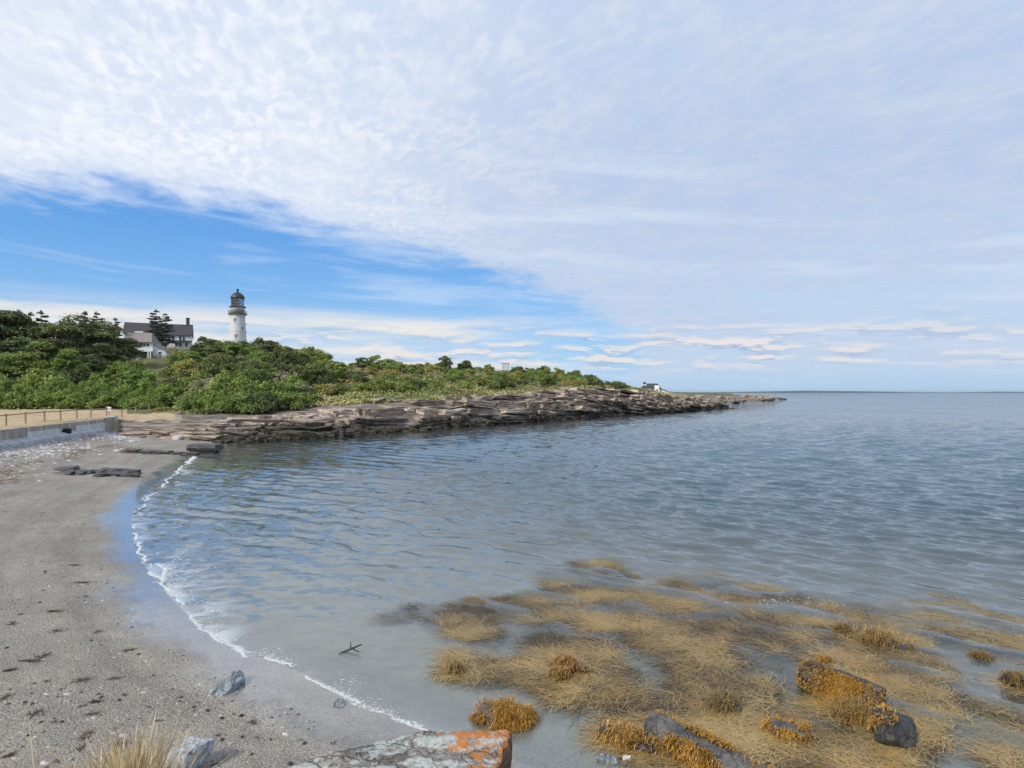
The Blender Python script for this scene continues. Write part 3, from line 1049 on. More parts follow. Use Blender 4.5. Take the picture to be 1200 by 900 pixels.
orange = m.m('MULTIPLY', orange, m.ss(ox, -0.1, 0.25))
col_ = m.mix(m.m('MULTIPLY', orange, 0.92), col_, m.mix(b, (0.66, 0.24, 0.03), (0.42, 0.13, 0.02)))
rust = m.m('MULTIPLY', m.ss(nx, 0.55, 0.85), m.ss(c3, 0.3, 0.6, 0.3, 0.9))
col_ = m.mix(m.m('MULTIPLY', rust, 0.85), col_, m.mix(a, (0.16, 0.075, 0.04), (0.07, 0.05, 0.04)))
crk = m.voro(m.vm('ADD', sp, m.vm('SCALE', m.noise(p, 5, 3, .5, 0, 'Color'), s=0.5)), 2.2, 'DISTANCE_TO_EDGE')
col_ = m.mix(m.m('MULTIPLY', m.ss(crk, 0.02, 0.0, 0, 0.7), m.ss(a, 0.5, 0.62)), col_, (0.03, 0.028, 0.025))
hh = m.m('ADD', m.m('MULTIPLY', a, 1.2), m.m('ADD', m.m('MULTIPLY', b, 0.5), m.m('MULTIPLY', m.ss(crk, 0, 0.06), 0.5)))
m.out(m.pbsdf(col_, 0.9, m.bump(hh, 1.0, 0.045)))
C0 = np.array([-0.95, 4.35, 2.05])


def plane_thru(pt, n):
    n = np.array(n, float)
    n /= np.linalg.norm(n)
    return (n, float(np.dot(n, np.array(pt) - C0)))


tip = D(604, 5.2)
tip[2] = 5.5 - 5.2 * 390 / 740
far_l = D(345, 4.55)
far_l[2] = 5.5 - 4.55 * 438 / 740
ed = far_l - tip
nb_ = np.array([ed[1], -ed[0], 0.0])
nb_ = nb_ if nb_[1] > 0 else -nb_
def edge_plane(a, b, nz):
    e = np.array(b) - np.array(a)
    nn_ = np.array([e[1], -e[0]])
    nn_ = nn_ if nn_[1] > 0 else -nn_
    nn_ /= np.linalg.norm(nn_)
    return plane_thru((a[0], a[1], tip[2]), (nn_[0], nn_[1], nz))


E1, E2, E3 = (-0.69, 5.10), (-1.14, 4.99), (-1.62, 4.62)
pls = [plane_thru(tip, (0.02, -0.08, 1)), edge_plane(tip[:2], E1, .25), edge_plane(E1, E2, .2), edge_plane(E2, E3, .3),
       plane_thru(tip, (0.96, -0.22, -0.12)), plane_thru((tip[0] - .02, tip[1] - .25, tip[2] - .06), (0.6, -0.1, .8)),
       plane_thru((-0.9, 2.6, 2.4), (0, -1, .6)), plane_thru((-3.4, 4.2, 2.2), (-1, 0, .3)), plane_thru((-1, 4.3, 1.2), (0, 0, -1))]
p, Fc = polytope(pls, 6, 0.055, 1.6, 3, sharp=60, octv=6, ridge_dir=(0.25, 1.0, 0.5), ridge_amp=0.03, ridge_scale=7)
p = p + fbm(p * 9, 4, 51)[:, None] * 0.018 + 0.05 * (np.abs(fbm(p * np.array([1.2, 4.5, 4.5]), 4, 57)) - .2)[:, None] * np.array([0.2, .3, 1.0])
tag(mesh_np("boulder", p, Fc, M_lich, loc=C0), "large foreground boulder with white crust and bright orange lichen at its right end", "rock")

# ------------------------------------------------------------------ seaweed
M_weed, m = material("rockweed")
tint = m.attr('tint')
gold = m.attr('gold')
c = m.mix(tint, (0.055, 0.040, 0.016), (0.56, 0.405, 0.175))
c = m.mix(gold, c, m.mix(tint, (0.17, 0.085, 0.012), (0.62, 0.33, 0.045)))
c = m.mix(m.ss(tint, 0.14, 0.0), c, (0.045, 0.034, 0.016))
bs = m.pbsdf(c, 0.38)
tl = m.n('ShaderNodeBsdfTranslucent')
m.put(tl.inputs[0], c)
m.out(m.mixs(0.2, bs, tl.outputs[0]))


def ribbons(P0, ang, L, wd, curl, nseg, rg_, dz=None, lift=None):
    """flat tapering strands. P0 (n,3), heading, length, width, curl (radians over the length)"""
    n = len(P0)
    Vv = np.zeros((n, nseg + 1, 2, 3))
    cur = P0.copy()
    a = ang.copy()
    for k in range(nseg + 1):
        t = k / nseg
        wv_ = wd * (1 - 0.75 * t ** 1.5) * 0.5
        sx_, sy_ = -np.sin(a) * wv_, np.cos(a) * wv_
        Vv[:, k, 0] = cur + np.stack([sx_, sy_, 0 * sx_], -1)
        Vv[:, k, 1] = cur - np.stack([sx_, sy_, 0 * sx_], -1)
        st = L / nseg
        zst = (lift[:, k] if lift is not None else 0 * L) * st
        cur = cur + np.stack([np.cos(a) * st, np.sin(a) * st, zst], -1)
        a = a + curl / nseg + rg_.normal(0, 0.26, n)
    idx = np.arange(n * (nseg + 1) * 2).reshape(n, nseg + 1, 2)
    Fq_ = np.stack([idx[:, :-1, 0], idx[:, 1:, 0], idx[:, 1:, 1], idx[:, :-1, 1]], -1).reshape(-1, 4)
    return Vv.reshape(-1, 3), Fq_


def in_poly(pts, poly):
    x, y = pts[:, 0], pts[:, 1]
    ins = np.zeros(len(pts), bool)
    for (ax, ay), (bx, by) in zip(poly, poly[1:] + poly[:1]):
        c_ = (ay > y) != (by > y)
        ins ^= c_ & (x < (bx - ax) * (y - ay) / (by - ay + 1e-12) + ax)
    return ins


rg = np.random.default_rng(99)
bed = [(545, 705), (640, 688), (760, 690), (860, 700), (900, 712), (1000, 716), (1060, 745), (1090, 775), (1125, 812), (1100, 850), (1080, 905), (790, 905), (745, 882), (705, 862), (690, 838), (650, 812), (585, 805), (520, 790), (515, 745)]
far_beds = [[(640, 655), (780, 668), (900, 690), (990, 700), (1100, 708), (1180, 725), (1180, 742), (1060, 735), (900, 708), (760, 690), (650, 680)],
            [(1145, 820), (1215, 800), (1215, 900), (1170, 880)], [(1135, 760), (1200, 765), (1190, 790), (1140, 785)],
            [(1060, 715), (1190, 730), (1200, 748), (1090, 740)],
            [(455, 706), (505, 706), (505, 720), (460, 720)], [(1100, 700), (1230, 745), (1230, 790), (1120, 740)], [(1140, 830), (1230, 790), (1230, 920), (1150, 900)]]
holes = [(735, 712, 40, 7), (830, 722, 60, 9), (720, 745, 28, 9), (850, 722, 30, 8), (805, 768, 14, 7), (540, 755, 26, 9), (670, 758, 14, 7), (935, 735, 26, 8), (700, 715, 18, 6), (640, 735, 20, 6), (780, 800, 22, 7), (880, 790, 24, 7), (600, 770, 16, 7), (820, 745, 26, 6), (1010, 790, 16, 6), (940, 770, 18, 6), (720, 820, 12, 6), (1080, 790, 14, 8), (905, 845, 10, 5), (960, 720, 40, 5)]
P0, TI, GO, AN = [], [], [], []


def flow(x, y):
    return R(155) + 1.5 * fbm(np.stack([x * 0.28, y * 0.28], -1), 2, 41) + 0.7 * fbm(np.stack([x, y], -1), 2, 42)


def scatter_bed(polys, n_cl, per, keep, goldp, zlo, zhi):
    allp = np.array([q for pl_ in polys for q in pl_])
    lo, hi = allp.min(0), allp.max(0)
    # sample uniformly on the water plane
    c = [G(u, v)[:2] for u, v in [(lo[0], lo[1]), (hi[0], lo[1]), (lo[0], hi[1]), (hi[0], hi[1])]]
    c = np.array(c)
    got = 0
    tries = 0
    while got < n_cl and tries < 60:
        tries += 1
        xy = rg.uniform(c.min(0), c.max(0), (6000, 2))
        uv = np.stack([600 + F * xy[:, 0] / xy[:, 1], HOR + F * CAM_H / xy[:, 1]], -1)
        ok = np.zeros(len(xy), bool)
        for pl_ in polys:
            ok |= in_poly(uv + np.array([32, 20]) * np.stack([fbm(xy * .7, 4, 1), fbm(xy * .7, 4, 2)], -1), pl_)
        dn = fbm(xy * 0.75, 4, 61)
        ok &= dn > keep
        for (hu, hv, ru, rv) in holes:
            ok &= ((uv[:, 0] - hu) / ru) ** 2 + ((uv[:, 1] - hv) / rv) ** 2 > rg.uniform(.6, 1.2, len(xy))
        xy = xy[ok][: n_cl - got]
        got += len(xy)
        for q in xy:
            k = int(per * rg.uniform(.5, 1.4))
            fa = flow(q[:1], q[1:2])[0] + rg.normal(0, .75)
            tb = np.clip((0.68 if rg.random() < .52 else .08) + .95 * fbm(q[None] * 1.0, 3, 71)[0] + rg.normal(0, .14), 0.0, 1)
            g = 1.0 if rg.random() < goldp else 0.0
            P0.append(np.column_stack([q[0] + rg.normal(0, .14, k), q[1] + rg.normal(0, .14, k), rg.uniform(zlo, zhi, k) + .009 * (tb - .45) - .012 * sstep(q[1], 13.2, 17.0)]))
            AN.append(fa + rg.normal(0, .36, k))
            TI.append(np.clip(tb + rg.normal(0, .16, k), 0.0, 1))
            GO.append(np.full(k, g * rg.uniform(.3, .9)))


scatter_bed([bed], 3700, 30, -0.27, 0.13, -0.012, 0.020)
scatter_bed([bed], 420, 26, -0.8, 0.0, -0.03, 0.005)
scatter_bed(far_beds, 1300, 22, -0.12, 0.0, -0.03, 0.010)
P0, AN, TI, GO = np.concatenate(P0), np.concatenate(AN), np.concatenate(TI), np.concatenate(GO)
n = len(P0)
V, Fq = ribbons(P0, AN, rg.uniform(.25, .72, n), rg.uniform(.005, .015, n), rg.normal(0, 1.1, n), 6, rg)
tt = np.repeat(TI, 14)
tag(mesh_np("seaweed", V, Fq, M_weed, attrs=dict(tint=tt, gold=np.repeat(GO, 14))), kind='stuff')


def weed_on(host_pts, host_n, cnt, L, wd, seed, gold=0.9, droop=.45, tmin=0.1, tmax=1.0, floor=.03):
    """fronds rooted at surface points: short ones bunch up in every direction, long ones hang and trail"""
    rg_ = np.random.default_rng(seed)
    dn = fbm(host_pts * 7.0, 3, seed)
    pr = np.clip(dn + .45, floor, None) ** 1.5
    i = rg_.choice(len(host_pts), cnt, p=pr / pr.sum())
    p0 = host_pts[i] + host_n[i] * rg_.uniform(0, .03, cnt)[:, None]
    a = np.arctan2(host_n[i, 1], host_n[i, 0]) + rg_.normal(0, 1.1, cnt) + 1.6 * fbm(host_pts[i] * 3, 2, seed + 1)
    ns_ = 4
    lift = np.stack([0.5 * host_n[i, 2] + .25 - droop * k + rg_.normal(0, .55, cnt) for k in range(ns_ + 1)], -1)
    v, f = ribbons(p0, a, rg_.uniform(.4, 1.3, cnt) * L, rg_.uniform(.6, 1.4, cnt) * wd, rg_.normal(0, 2.0, cnt), ns_, rg_, lift=lift)
    v[:, 2] = np.maximum(v[:, 2], -0.02 + .03 * rg_.random(len(v)))
    tn = np.clip(rg_.beta(1.6, 1.4, cnt) * .7 + .35 * fbm(host_pts[i] * 5, 3, seed + 2) + .2, tmin, tmax)
    return v, f, dict(tint=np.repeat(tn, (ns_ + 1) * 2), gold=np.repeat(np.clip(gold + rg_.normal(0, .2, cnt), 0, 1), (ns_ + 1) * 2))


def normals_of(p, Fc):
    fn = np.cross(p[Fc[:, 1]] - p[Fc[:, 0]], p[Fc[:, 2]] - p[Fc[:, 0]])
    vn = np.zeros_like(p)
    for k in range(3):
        np.add.at(vn, Fc[:, k], fn)
    return vn / (np.linalg.norm(vn, axis=1, keepdims=True) + 1e-9)


def weedy_rock(u, v, size, rz, tilt, label, seed, z0=0.0, cover=None, cnt=900, L=.16, wd=.022, gold=.9, mat=None, ridge_amp=0.0, tmax=1.0, amp=.06, chamf=6, floor=.03):
    q = G(u, v, z0)
    t = thing("rock", (q[0], q[1], 0), label, "rock")
    sx, sy, sz = [s / 2 for s in size]
    p, Fc = polytope(box_planes(sx, sy, sz, seed, chamf, .07), 5, amp * min(size), 3.0 / max(size), seed, ridge_dir=(0, 1, .4) if ridge_amp else None, ridge_amp=ridge_amp, ridge_scale=8)
    M = np.array(Matrix.Rotation(rz, 3, 'Z') @ Matrix.Rotation(tilt[1], 3, 'Y') @ Matrix.Rotation(tilt[0], 3, 'X'))
    nl = normals_of(p, Fc)
    loc_p = p.copy()
    p = p @ M.T + np.array([0, 0, z0])
    nw = nl @ M.T
    mesh_np("stone", p, Fc, mat or M_dark, parent=t, smooth=False)
    if cover:
        sel = cover(loc_p / np.array([sx, sy, sz]), nw, p)
        sel &= p[:, 2] > -0.02
        if sel.sum() > 10:
            v_, f_, at_ = weed_on(p[sel], nw[sel], cnt, L, wd, seed, gold, tmax=tmax, floor=floor)
            mesh_np("seaweed", v_, f_, M_weed, parent=t, attrs=at_)
    return t


# tilted slab, golden side facing the viewer, dark top edge
weedy_rock(987, 808, (1.5, .34, .62), R(-50), (R(-24), R(4)), "long tilted slab with a thick gold seaweed side and a bare dark top edge", 31, .12,
           lambda l, n_, p: (l[:, 1] < -.35) & (l[:, 2] < .85), 9000, .055, .020, 1.0, chamf=3, floor=.5)
weedy_rock(1046, 860, (.55, .46, .58), R(12), (R(-34), R(24)), "bare dark pointed rock with a little gold weed on its left shoulder", 37, .10,
           lambda l, n_, p: (l[:, 0] < -.2) & (l[:, 2] > .2), 260, .09, .022, 1.0)
weedy_rock(822, 888, (2.5, .46, .42), R(-40), (R(4), R(3)), "long grey ledge at the bottom edge fringed on both sides with golden seaweed", 43, .02,
           lambda l, n_, p: (np.abs(l[:, 1]) > .6) | (l[:, 0] < -.8), 4200, .10, .024, 1.0, M_darkgrey, .02)
weedy_rock(735, 868, (.95, .36, .22), R(-32), (0, 0), "low rock under yellow-brown weed left of the long grey ledge", 47, .0,
           lambda l, n_, p: n_[:, 2] > -.2, 2400, .14, .018, .7)
weedy_rock(668, 782, (.80, .22, .22), R(-28), (0, R(4)), "small dark ridge shaggy with brown weed in the middle of the weed bed", 53, .03,
           lambda l, n_, p: n_[:, 2] > -.1, 1300, .11, .016, .6, tmax=.55)
weedy_rock(655, 793, (.32, .24, .2), R(20), (0, 0), "small round rock shaggy with brown weed below the dark ridge", 59, .02,
           lambda l, n_, p: n_[:, 2] > -.1, 800, .11, .016, .6, tmax=.55)
weedy_rock(592, 842, (.85, .42, .24), R(-8), (0, 0), "mound of orange-gold seaweed behind the tip of the foreground boulder", 61, .02,
           lambda l, n_, p: n_[:, 2] > -.2, 4600, .17, .015, 1.0, M_brown)
weedy_rock(532, 786, (.30, .24, .12), R(35), (0, 0), "small tan weed tuft beside the sunken slab", 67, .0,
           lambda l, n_, p: n_[:, 2] > -.2, 700, .22, .013, .15)
weedy_rock(1192, 799, (.42, .36, .24), R(10), (0, 0), "dark brown weedy rock at the right edge of the picture", 71, .04,
           lambda l, n_, p: n_[:, 2] > -.1, 1000, .09, .02, .4, tmax=.3)
weedy_rock(988, 738, (.36, .2, .12), R(15), (0, 0), "dark weed lump at the left end of the curved brown weed mat", 73, .02,
           lambda l, n_, p: n_[:, 2] > -.1, 700, .12, .016, .5, tmax=.35)
weedy_rock(1030, 752, (1.4, .5, .08), R(-48), (0, 0), "curved brown weed mat above the tilted golden slab", 79, -.01,
           lambda l, n_, p: n_[:, 2] > .2, 2200, .26, .013, .35, tmax=.75)
weedy_rock(968, 775, (.26, .18, .14), 0, (0, 0), "little golden weed tuft just above the tilted slab", 83, .01,
           lambda l, n_, p: n_[:, 2] > -.2, 420, .07, .020, .9)
weedy_rock(925, 858, (.75, .30, .2), R(-25), (0, 0), "half sunken grey rock with gold weed between the ledge and the tilted slab", 89, .02,
           lambda l, n_, p: (n_[:, 2] < .75) | (l[:, 0] > .4), 1500, .11, .02, 1.0, M_darkgrey)
weedy_rock(1010, 840, (.95, .4, .1), R(-20), (0, 0), "dark olive weed heap in front of the tilted golden slab", 97, .0,
           lambda l, n_, p: n_[:, 2] > -.2, 1600, .28, .015, .45, tmax=.5)
weedy_rock(850, 828, (.6, .3, .08), R(-20), (0, 0), "dark weed swirl at the upper end of the long grey ledge", 101, .0,
           lambda l, n_, p: n_[:, 2] > -.2, 800, .28, .015, .1, tmax=.35)
weedy_rock(1150, 770, (.6, .14, .06), R(-15), (0, 0), "thin dark strip of weed in the blue water near the right edge", 103, .0,
           lambda l, n_, p: n_[:, 2] > -.2, 450, .2, .013, .3, tmax=.4)

# sunken slab, sticks
M_sunk = stone_mat("sunken_slab_stone", (0.11, 0.10, 0.085), (0.17, 0.155, 0.13), (0.08, 0.075, 0.065), 5.0, 0.9)
q = G(512, 790)
stone("stone_slab", (q[0], q[1], -0.10), (.95, .34, .12), M_sunk, "flat brown slab lying just under the clear shallow water", "rock", rz=R(-38), seed=107, sub=4, chamf=4)
q = G(712, 890, 0)
stone("stone_slab", (q[0], q[1], -0.0), (.34, .2, .10), M_slate, "flat slate piece in the grey shallows right of the foreground boulder", "rock", rz=R(-20), seed=109, sub=3)
q = G(718, 891, 0)
stone("pebble", (q[0] + .22, q[1] + .05, 0.0), (.14, .1, .07), M_white, "pale pebble in the grey shallows beside the slate piece", "stone", seed=111, sub=3)
M_stick, m = material("wet_wood")
gg = m.noise(m.n('ShaderNodeTexCoord').outputs['Object'], 30, 4, 0.6)
m.out(m.pbsdf(m.mix(gg, (0.02, 0.018, 0.015), (0.06, 0.05, 0.04)), 0.6))
q = G(411, 764)
t = thing("driftwood", (q[0], q[1], 0), "black forked stick poking out of the shallow water", "stick")
MB().tube((-.24, -.03, -.03), (.22, .05, .14), .03, .014, 8).tube((0, 0, .05), (-.02, .08, .18), .018, .008, 7).tube((.05, .01, .06), (.2, -.08, .03), .018, .008, 7).build("branch", M_stick, t, True)
q = G(398, 826)
stone("rock", (q[0], q[1], .02), (.18, .26, .12), M_slate, "small grey stone in the broken foam line near the sand", "rock", seed=113, sub=4, amp=.12)

# ------------------------------------------------------------------ foam, and water glitter painted as white domes
M_foam_glitter, m = material("foam")
ft = m.n('ShaderNodeBsdfTransparent')
m.out(m.mixs(.42, ft.outputs[0], m.pbsdf((0.85, 0.87, 0.88), 0.6)))
rg = np.random.default_rng(12)
hexa = np.array([[math.cos(k * math.pi / 3), math.sin(k * math.pi / 3), 0] for k in range(6)] + [[0, 0, .8]])
hexf = np.array([[k, (k + 1) % 6, 6] for k in range(6)])


def foam_line(uvs, width, dens, seed, brk=0.0):
    pts = [G(u, v)[:2] for u, v in uvs]
    pts = np.array(resample([np.array(q) for q in pts], 3))
    seg = np.linalg.norm(np.diff(pts, axis=0), axis=1)
    s = np.concatenate([[0], np.cumsum(seg)])
    nn = int(s[-1] * dens)
    ss_ = rg.uniform(0, s[-1], nn)
    x = np.interp(ss_, s, pts[:, 0])
    y = np.interp(ss_, s, pts[:, 1])
    wob = vnoise(np.stack([ss_ * 0.9, 0 * ss_ + seed], -1), seed) * 0.14 + vnoise(np.stack([ss_ * 3.1, 0 * ss_ + seed], -1), seed + 1) * .06
    lat = np.abs(rg.normal(0, 1, nn)) * width * (0.35 + 0.9 * (vnoise(np.stack([ss_ * 1.4, 0 * ss_], -1), seed + 3) * .5 + .5) ** 1.5)
    keep = vnoise(np.stack([ss_ * 1.3, 0 * ss_ + 5], -1), seed + 7) > brk
    tx = np.gradient(pts[:, 0], s)
    ty = np.gradient(pts[:, 1], s)
    txs, tys = np.interp(ss_, s, tx), np.interp(ss_, s, ty)
    off = wob + lat
    return np.stack([x - tys * off * -1, y - txs * off * 1], -1)[keep] if False else np.stack([x + tys * -off, y + txs * off], -1)[keep]


fl = [foam_line([(290, 767), (340, 784), (382, 800), (410, 818), (430, 828), (495, 852), (520, 860)], .050, 620, 3, -.6),
      foam_line([(290, 767), (340, 784), (382, 800), (410, 818), (430, 828), (495, 852)], .20, 330, 4, -.4),
      foam_line([(186, 660), (198, 700), (225, 727), (240, 740), (262, 757), (292, 766)], .06, 480, 5, -.5),
      foam_line([(186, 660), (198, 700), (225, 727), (262, 757)], .30, 230, 6, -.4),
      foam_line([(160, 625), (163, 655), (170, 672), (186, 680)], .06, 420, 7, -.3),
      foam_line([(225, 535), (214, 546), (200, 560), (180, 575), (160, 600), (156, 628)], .10, 160, 9, -.1),
      foam_line([(225, 535), (210, 552)], .25, 260, 19, -.5),
      foam_line([(196, 690), (180, 660), (190, 640)], .10, 130, 11, .0),
      foam_line([(215, 550), (200, 575), (205, 610), (195, 640), (215, 680)], .8, 110, 13, .05),
      foam_line([(296, 768), (284, 764), (276, 758)], .07, 900, 15, -.9),
      foam_line([(850, 480), (800, 485), (740, 488), (690, 491)], .5, 3.5, 17, .2)]
c = np.concatenate(fl)
glitter_ = [(G(rg.normal(905, 42), rg.normal(706, 5))[:2]) for _ in range(420)]  # sparkle of light on the water, laid in as white domes
c = np.concatenate([c, np.array(glitter_)])
n = len(c)
sz = rg.gamma(2.2, .0042, n) * (0.6 + np.hypot(c[:, 0], c[:, 1]) / 42)
zt = np.maximum(terrain(c[:, 0], c[:, 1]), 0.0) + 0.003
V = hexa[None] * np.stack([sz * rg.uniform(.7, 1.6, n), sz, sz * .6], -1)[:, None, :]
V[..., :2] += c[:, None, :]
V[..., 2] += zt[:, None]
Fh = (hexf[None] + 7 * np.arange(n)[:, None, None]).reshape(-1, 3)
tag(mesh_np("foam", V.reshape(-1, 3), Fh, M_foam_glitter), kind='stuff')

# ------------------------------------------------------------------ stones scattered on the beach
rg = np.random.default_rng(44)
M_peb = [M_dark, M_brown, M_grey, M_white]
peb_src = {}
PEB = ["dark pebble lying on the grey sand", "brown pebble lying on the grey sand", "grey pebble lying on the grey sand", "pale pebble lying on the grey sand"]
for k in range(56):
    while True:
        u, v = rg.uniform(0, 430), rg.uniform(575, 895)
        q = G(u, v, 0.5)
        dsh = shore_dist(np.array([q[0]]), np.array([q[1]]))[0]
        if dsh > 1.2:
            break
    zt = float(terrain(q[:1], q[1:2])[0])
    kind = int(rg.choice(4, p=[.45, .2, .2, .15]))
    if kind not in peb_src:
        o = stone("pebble", (0, 0, 0), (.16, .11, .08), M_peb[kind], None, None, seed=200 + kind, sub=2, amp=.1)
        peb_src[kind] = o
    else:
        o = peb_src[kind].copy()
        COL.objects.link(o)
    s = rg.uniform(.18, .6)
    o.location = (q[0], q[1], zt + .02 * s)
    o.scale = (s, s, s)
    o.rotation_euler = (0, 0, rg.uniform(0, 6.28))
    tag(o, PEB[kind], "stone", ["dark", "brown", "grey", "pale"][kind] + " pebbles scattered on the beach")
# loose shingle, too fine to count
n = 16000
uu, vv = rg.uniform(-80, 470, n), 545 + 360 * rg.random(n) ** 1.2
q = np.stack([(uu - 600) / F * (5.0 * F / (vv - HOR)), 5.0 * F / (vv - HOR)], -1)
dsh = shore_dist(q[:, 0], q[:, 1])
dn = fbm(q * .35, 3, 8)
q = q[(dsh > .9) & (dn > rg.uniform(-.6, .5, n))]
n = len(q)
zt = terrain(q[:, 0], q[:, 1])
sz = rg.gamma(2, .0065, n) + .005
V = hexa[None] * np.stack([sz * rg.uniform(.8, 1.7, n), sz, sz * .8], -1)[:, None, :]
an = rg.uniform(0, 6.28, n)
ca, sa = np.cos(an)[:, None], np.sin(an)[:, None]
V = np.stack([V[..., 0] * ca - V[..., 1] * sa, V[..., 0] * sa + V[..., 1] * ca, V[..., 2]], -1)
V[..., :2] += q[:, None, :]
V[..., 2] += zt[:, None] - .003
M_shing, m = material("shingle")
tn = m.attr('tint')
m.out(m.pbsdf(m.mix(m.ss(tn, .55, 1.0), m.mix(m.ss(tn, 0, .5), (.085, .078, .072), (.25, .22, .19)), (.50, .47, .43)), .85))
tag(mesh_np("shingle", V.reshape(-1, 3), (hexf[None] + 7 * np.arange(n)[:, None, None]).reshape(-1, 3), M_shing, attrs=dict(tint=np.repeat(rg.random(n) ** 1.4, 7))), kind='stuff')
# storm cobbles below the wall
n = 9000
uu = rg.uniform(-60, 165, n)
Y0 = knots(uu, 0)[0]
wd_ = np.abs(rg.normal(0, 6.5, n)) + .6
Yc = Y0 - wd_
xc = (uu - 600) / F * Yc
ok = fbm(np.stack([xc * .25, Yc * .25], -1), 3, 8) > rg.uniform(-.5, .35, n)
xc, Yc = xc[ok], Yc[ok]
n = len(xc)
zt = terrain(xc, Yc)
sz = rg.gamma(2.2, .026, n) + .025
V = hexa[None] * np.stack([sz * rg.uniform(.8, 1.7, n), sz, sz * .7], -1)[:, None, :]
V[..., 0] += xc[:, None]
V[..., 1] += Yc[:, None]
V[..., 2] += zt[:, None] - .02
M_cob, m = material("storm_cobbles")
tn = m.attr('tint')
m.out(m.pbsdf(m.mix(tn, (.24, .22, .21), (.58, .57, .57)), .85))
tag(mesh_np("cobbles", V.reshape(-1, 3), (hexf[None] + 7 * np.arange(n)[:, None, None]).reshape(-1, 3), M_cob, attrs=dict(tint=np.repeat(rg.random(n), 7))), kind='stuff')
# stranded weed scraps
M_scrap, m = material("stranded_weed")
m.out(m.pbsdf((0.06, 0.038, 0.02), .8))
for (u, v, ln, an, lab) in [(64, 695, .42, .5, "brown scrap of stranded weed lying alone on the sand at the left"), (97, 663, .5, .2, "brown stranded weed scrap beside two dark stones higher up the beach"), (34, 753, .4, -.1, "thin dark stick of stranded weed near the left edge"), (112, 794, .2, 0, "rust-brown weed scrap on the lower sand"), (12, 857, .18, .4, "small rust-red weed scrap near the bottom left corner"), (11, 764, .25, .7, "short dark weed scrap at the left edge"), (86, 645, .35, .1, "dark weed scrap above the others on the sand")]:
    q = G(u, v, .6)
    zt = float(terrain(q[:1], q[1:2])[0])
    k = 26
    v_, f_ = ribbons(np.column_stack([rg.normal(0, ln * .15, k), rg.normal(0, .02, k), rg.uniform(.005, .03, k)]), np.where(rg.random(k) < .5, an, an + math.pi) + rg.normal(0, .35, k), rg.uniform(.3, .6, k) * ln, np.full(k, .02), rg.normal(0, 1, k), 4, rg)
    tag(mesh_np("weed_scrap", v_, f_, M_scrap, loc=(q[0], q[1], zt)), lab, "seaweed")

src = None
for k in range(30):
    while True:
        u, v = rg.uniform(0, 420), rg.uniform(560, 890)
        q = G(u, v, .6)
        if shore_dist(q[:1], q[1:2])[0] > 1.6:
            break
    zt = float(terrain(q[:1], q[1:2])[0])
    if src is None:
        kk = 16
        v_, f_ = ribbons(np.column_stack([rg.normal(0, .03, kk), rg.normal(0, .015, kk), rg.uniform(.004, .02, kk)]), rg.uniform(0, 6.28, kk), rg.uniform(.06, .16, kk), np.full(kk, .014), rg.normal(0, 1.2, kk), 4, rg)
        src = o = mesh_np("weed_scrap", v_, f_, M_scrap)
    else:
        o = src.copy()
        COL.objects.link(o)
    o.location = (q[0], q[1], zt)
    o.rotation_euler = (0, 0, rg.uniform(0, 6.28))
    sc0 = rg.uniform(.4, 1.3)
    o.scale = (sc0 * rg.uniform(.8, 1.8), sc0, sc0)
    tag(o, "tiny curled crumb of dark weed on the sand", "seaweed", "tiny weed crumbs strewn over the beach")

# ------------------------------------------------------------------ dry grass in front
M_straw, m = material("dry_grass")
tn = m.attr('tint')
m.out(m.mixs(.25, m.pbsdf(m.mix(tn, (.45, .34, .18), (.82, .70, .46)), .7), (lambda q: (m.put(q.inputs[0], (.6, .48, .28)), q.outputs[0])[1])(m.n('ShaderNodeBsdfTranslucent'))))


def grass_tuft(cx, cy, n, h, spread, seed, label, heads=True):
    rg_ = np.random.default_rng(seed)
    zt = float(terrain(np.array([cx]), np.array([cy]))[0])
    Vv, Ff, T = [], [], []
    b = 0
    for k in range(n):
        bx, by = rg_.normal(0, spread * .35, 2)
        lean = rg_.normal(0, .22, 2) + np.array([bx, by]) * .5
        hh_ = h * rg_.uniform(.55, 1.05)
        w0 = rg_.uniform(.0012, .0026)
        an_ = rg_.uniform(0, 3.14)
        sx_, sy_ = math.cos(an_), math.sin(an_)
        tn_ = rg_.random()
        for j in range(7):
            t_ = j / 6
            c_ = np.array([bx + lean[0] * hh_ * t_ ** 1.6, by + lean[1] * hh_ * t_ ** 1.6, hh_ * t_])
            ww_ = w0 * (1 - .7 * t_)
            if heads and t_ > .66:
                ww_ = w0 * (2.4 if j == 5 else (1.8 if j == 4 else .5))
            Vv += [c_ + np.array([sx_, sy_, 0]) * ww_, c_ - np.array([sx_, sy_, 0]) * ww_]
            T += [tn_, tn_]
            if j:
                Ff.append([b + 2 * j - 2, b + 2 * j - 1, b + 2 * j + 1, b + 2 * j])
        b += 14
    tag(mesh_np("grass_tuft", np.array(Vv), np.array(Ff), M_straw, loc=(cx, cy, zt), attrs=dict(tint=np.array(T))), label, "grass")


def grass_at(u, vtop, Y, n, spread, seed, label):
    x_ = (u - 600) / F * Y
    zt = float(terrain(np.array([x_]), np.array([Y]))[0])
    ztop = CAM_H - (vtop - HOR) / F * Y
    grass_tuft(x_, Y, n, ztop - zt, spread, seed, label)


grass_at(157, 862, 4.3, 480, .22, 1, "dense tuft of dry straw-coloured grass at the bottom edge left of the pale rock")
grass_at(118, 872, 4.2, 26, .14, 2, "thin sparse dry grass just left of the dense straw tuft")
grass_at(48, 874, 4.2, 16, .10, 3, "few dry grass stems alone near the bottom left corner")
grass_at(88, 890, 4.1, 20, .12, 4, "low bent dry stems between the corner stems and the straw tuft")

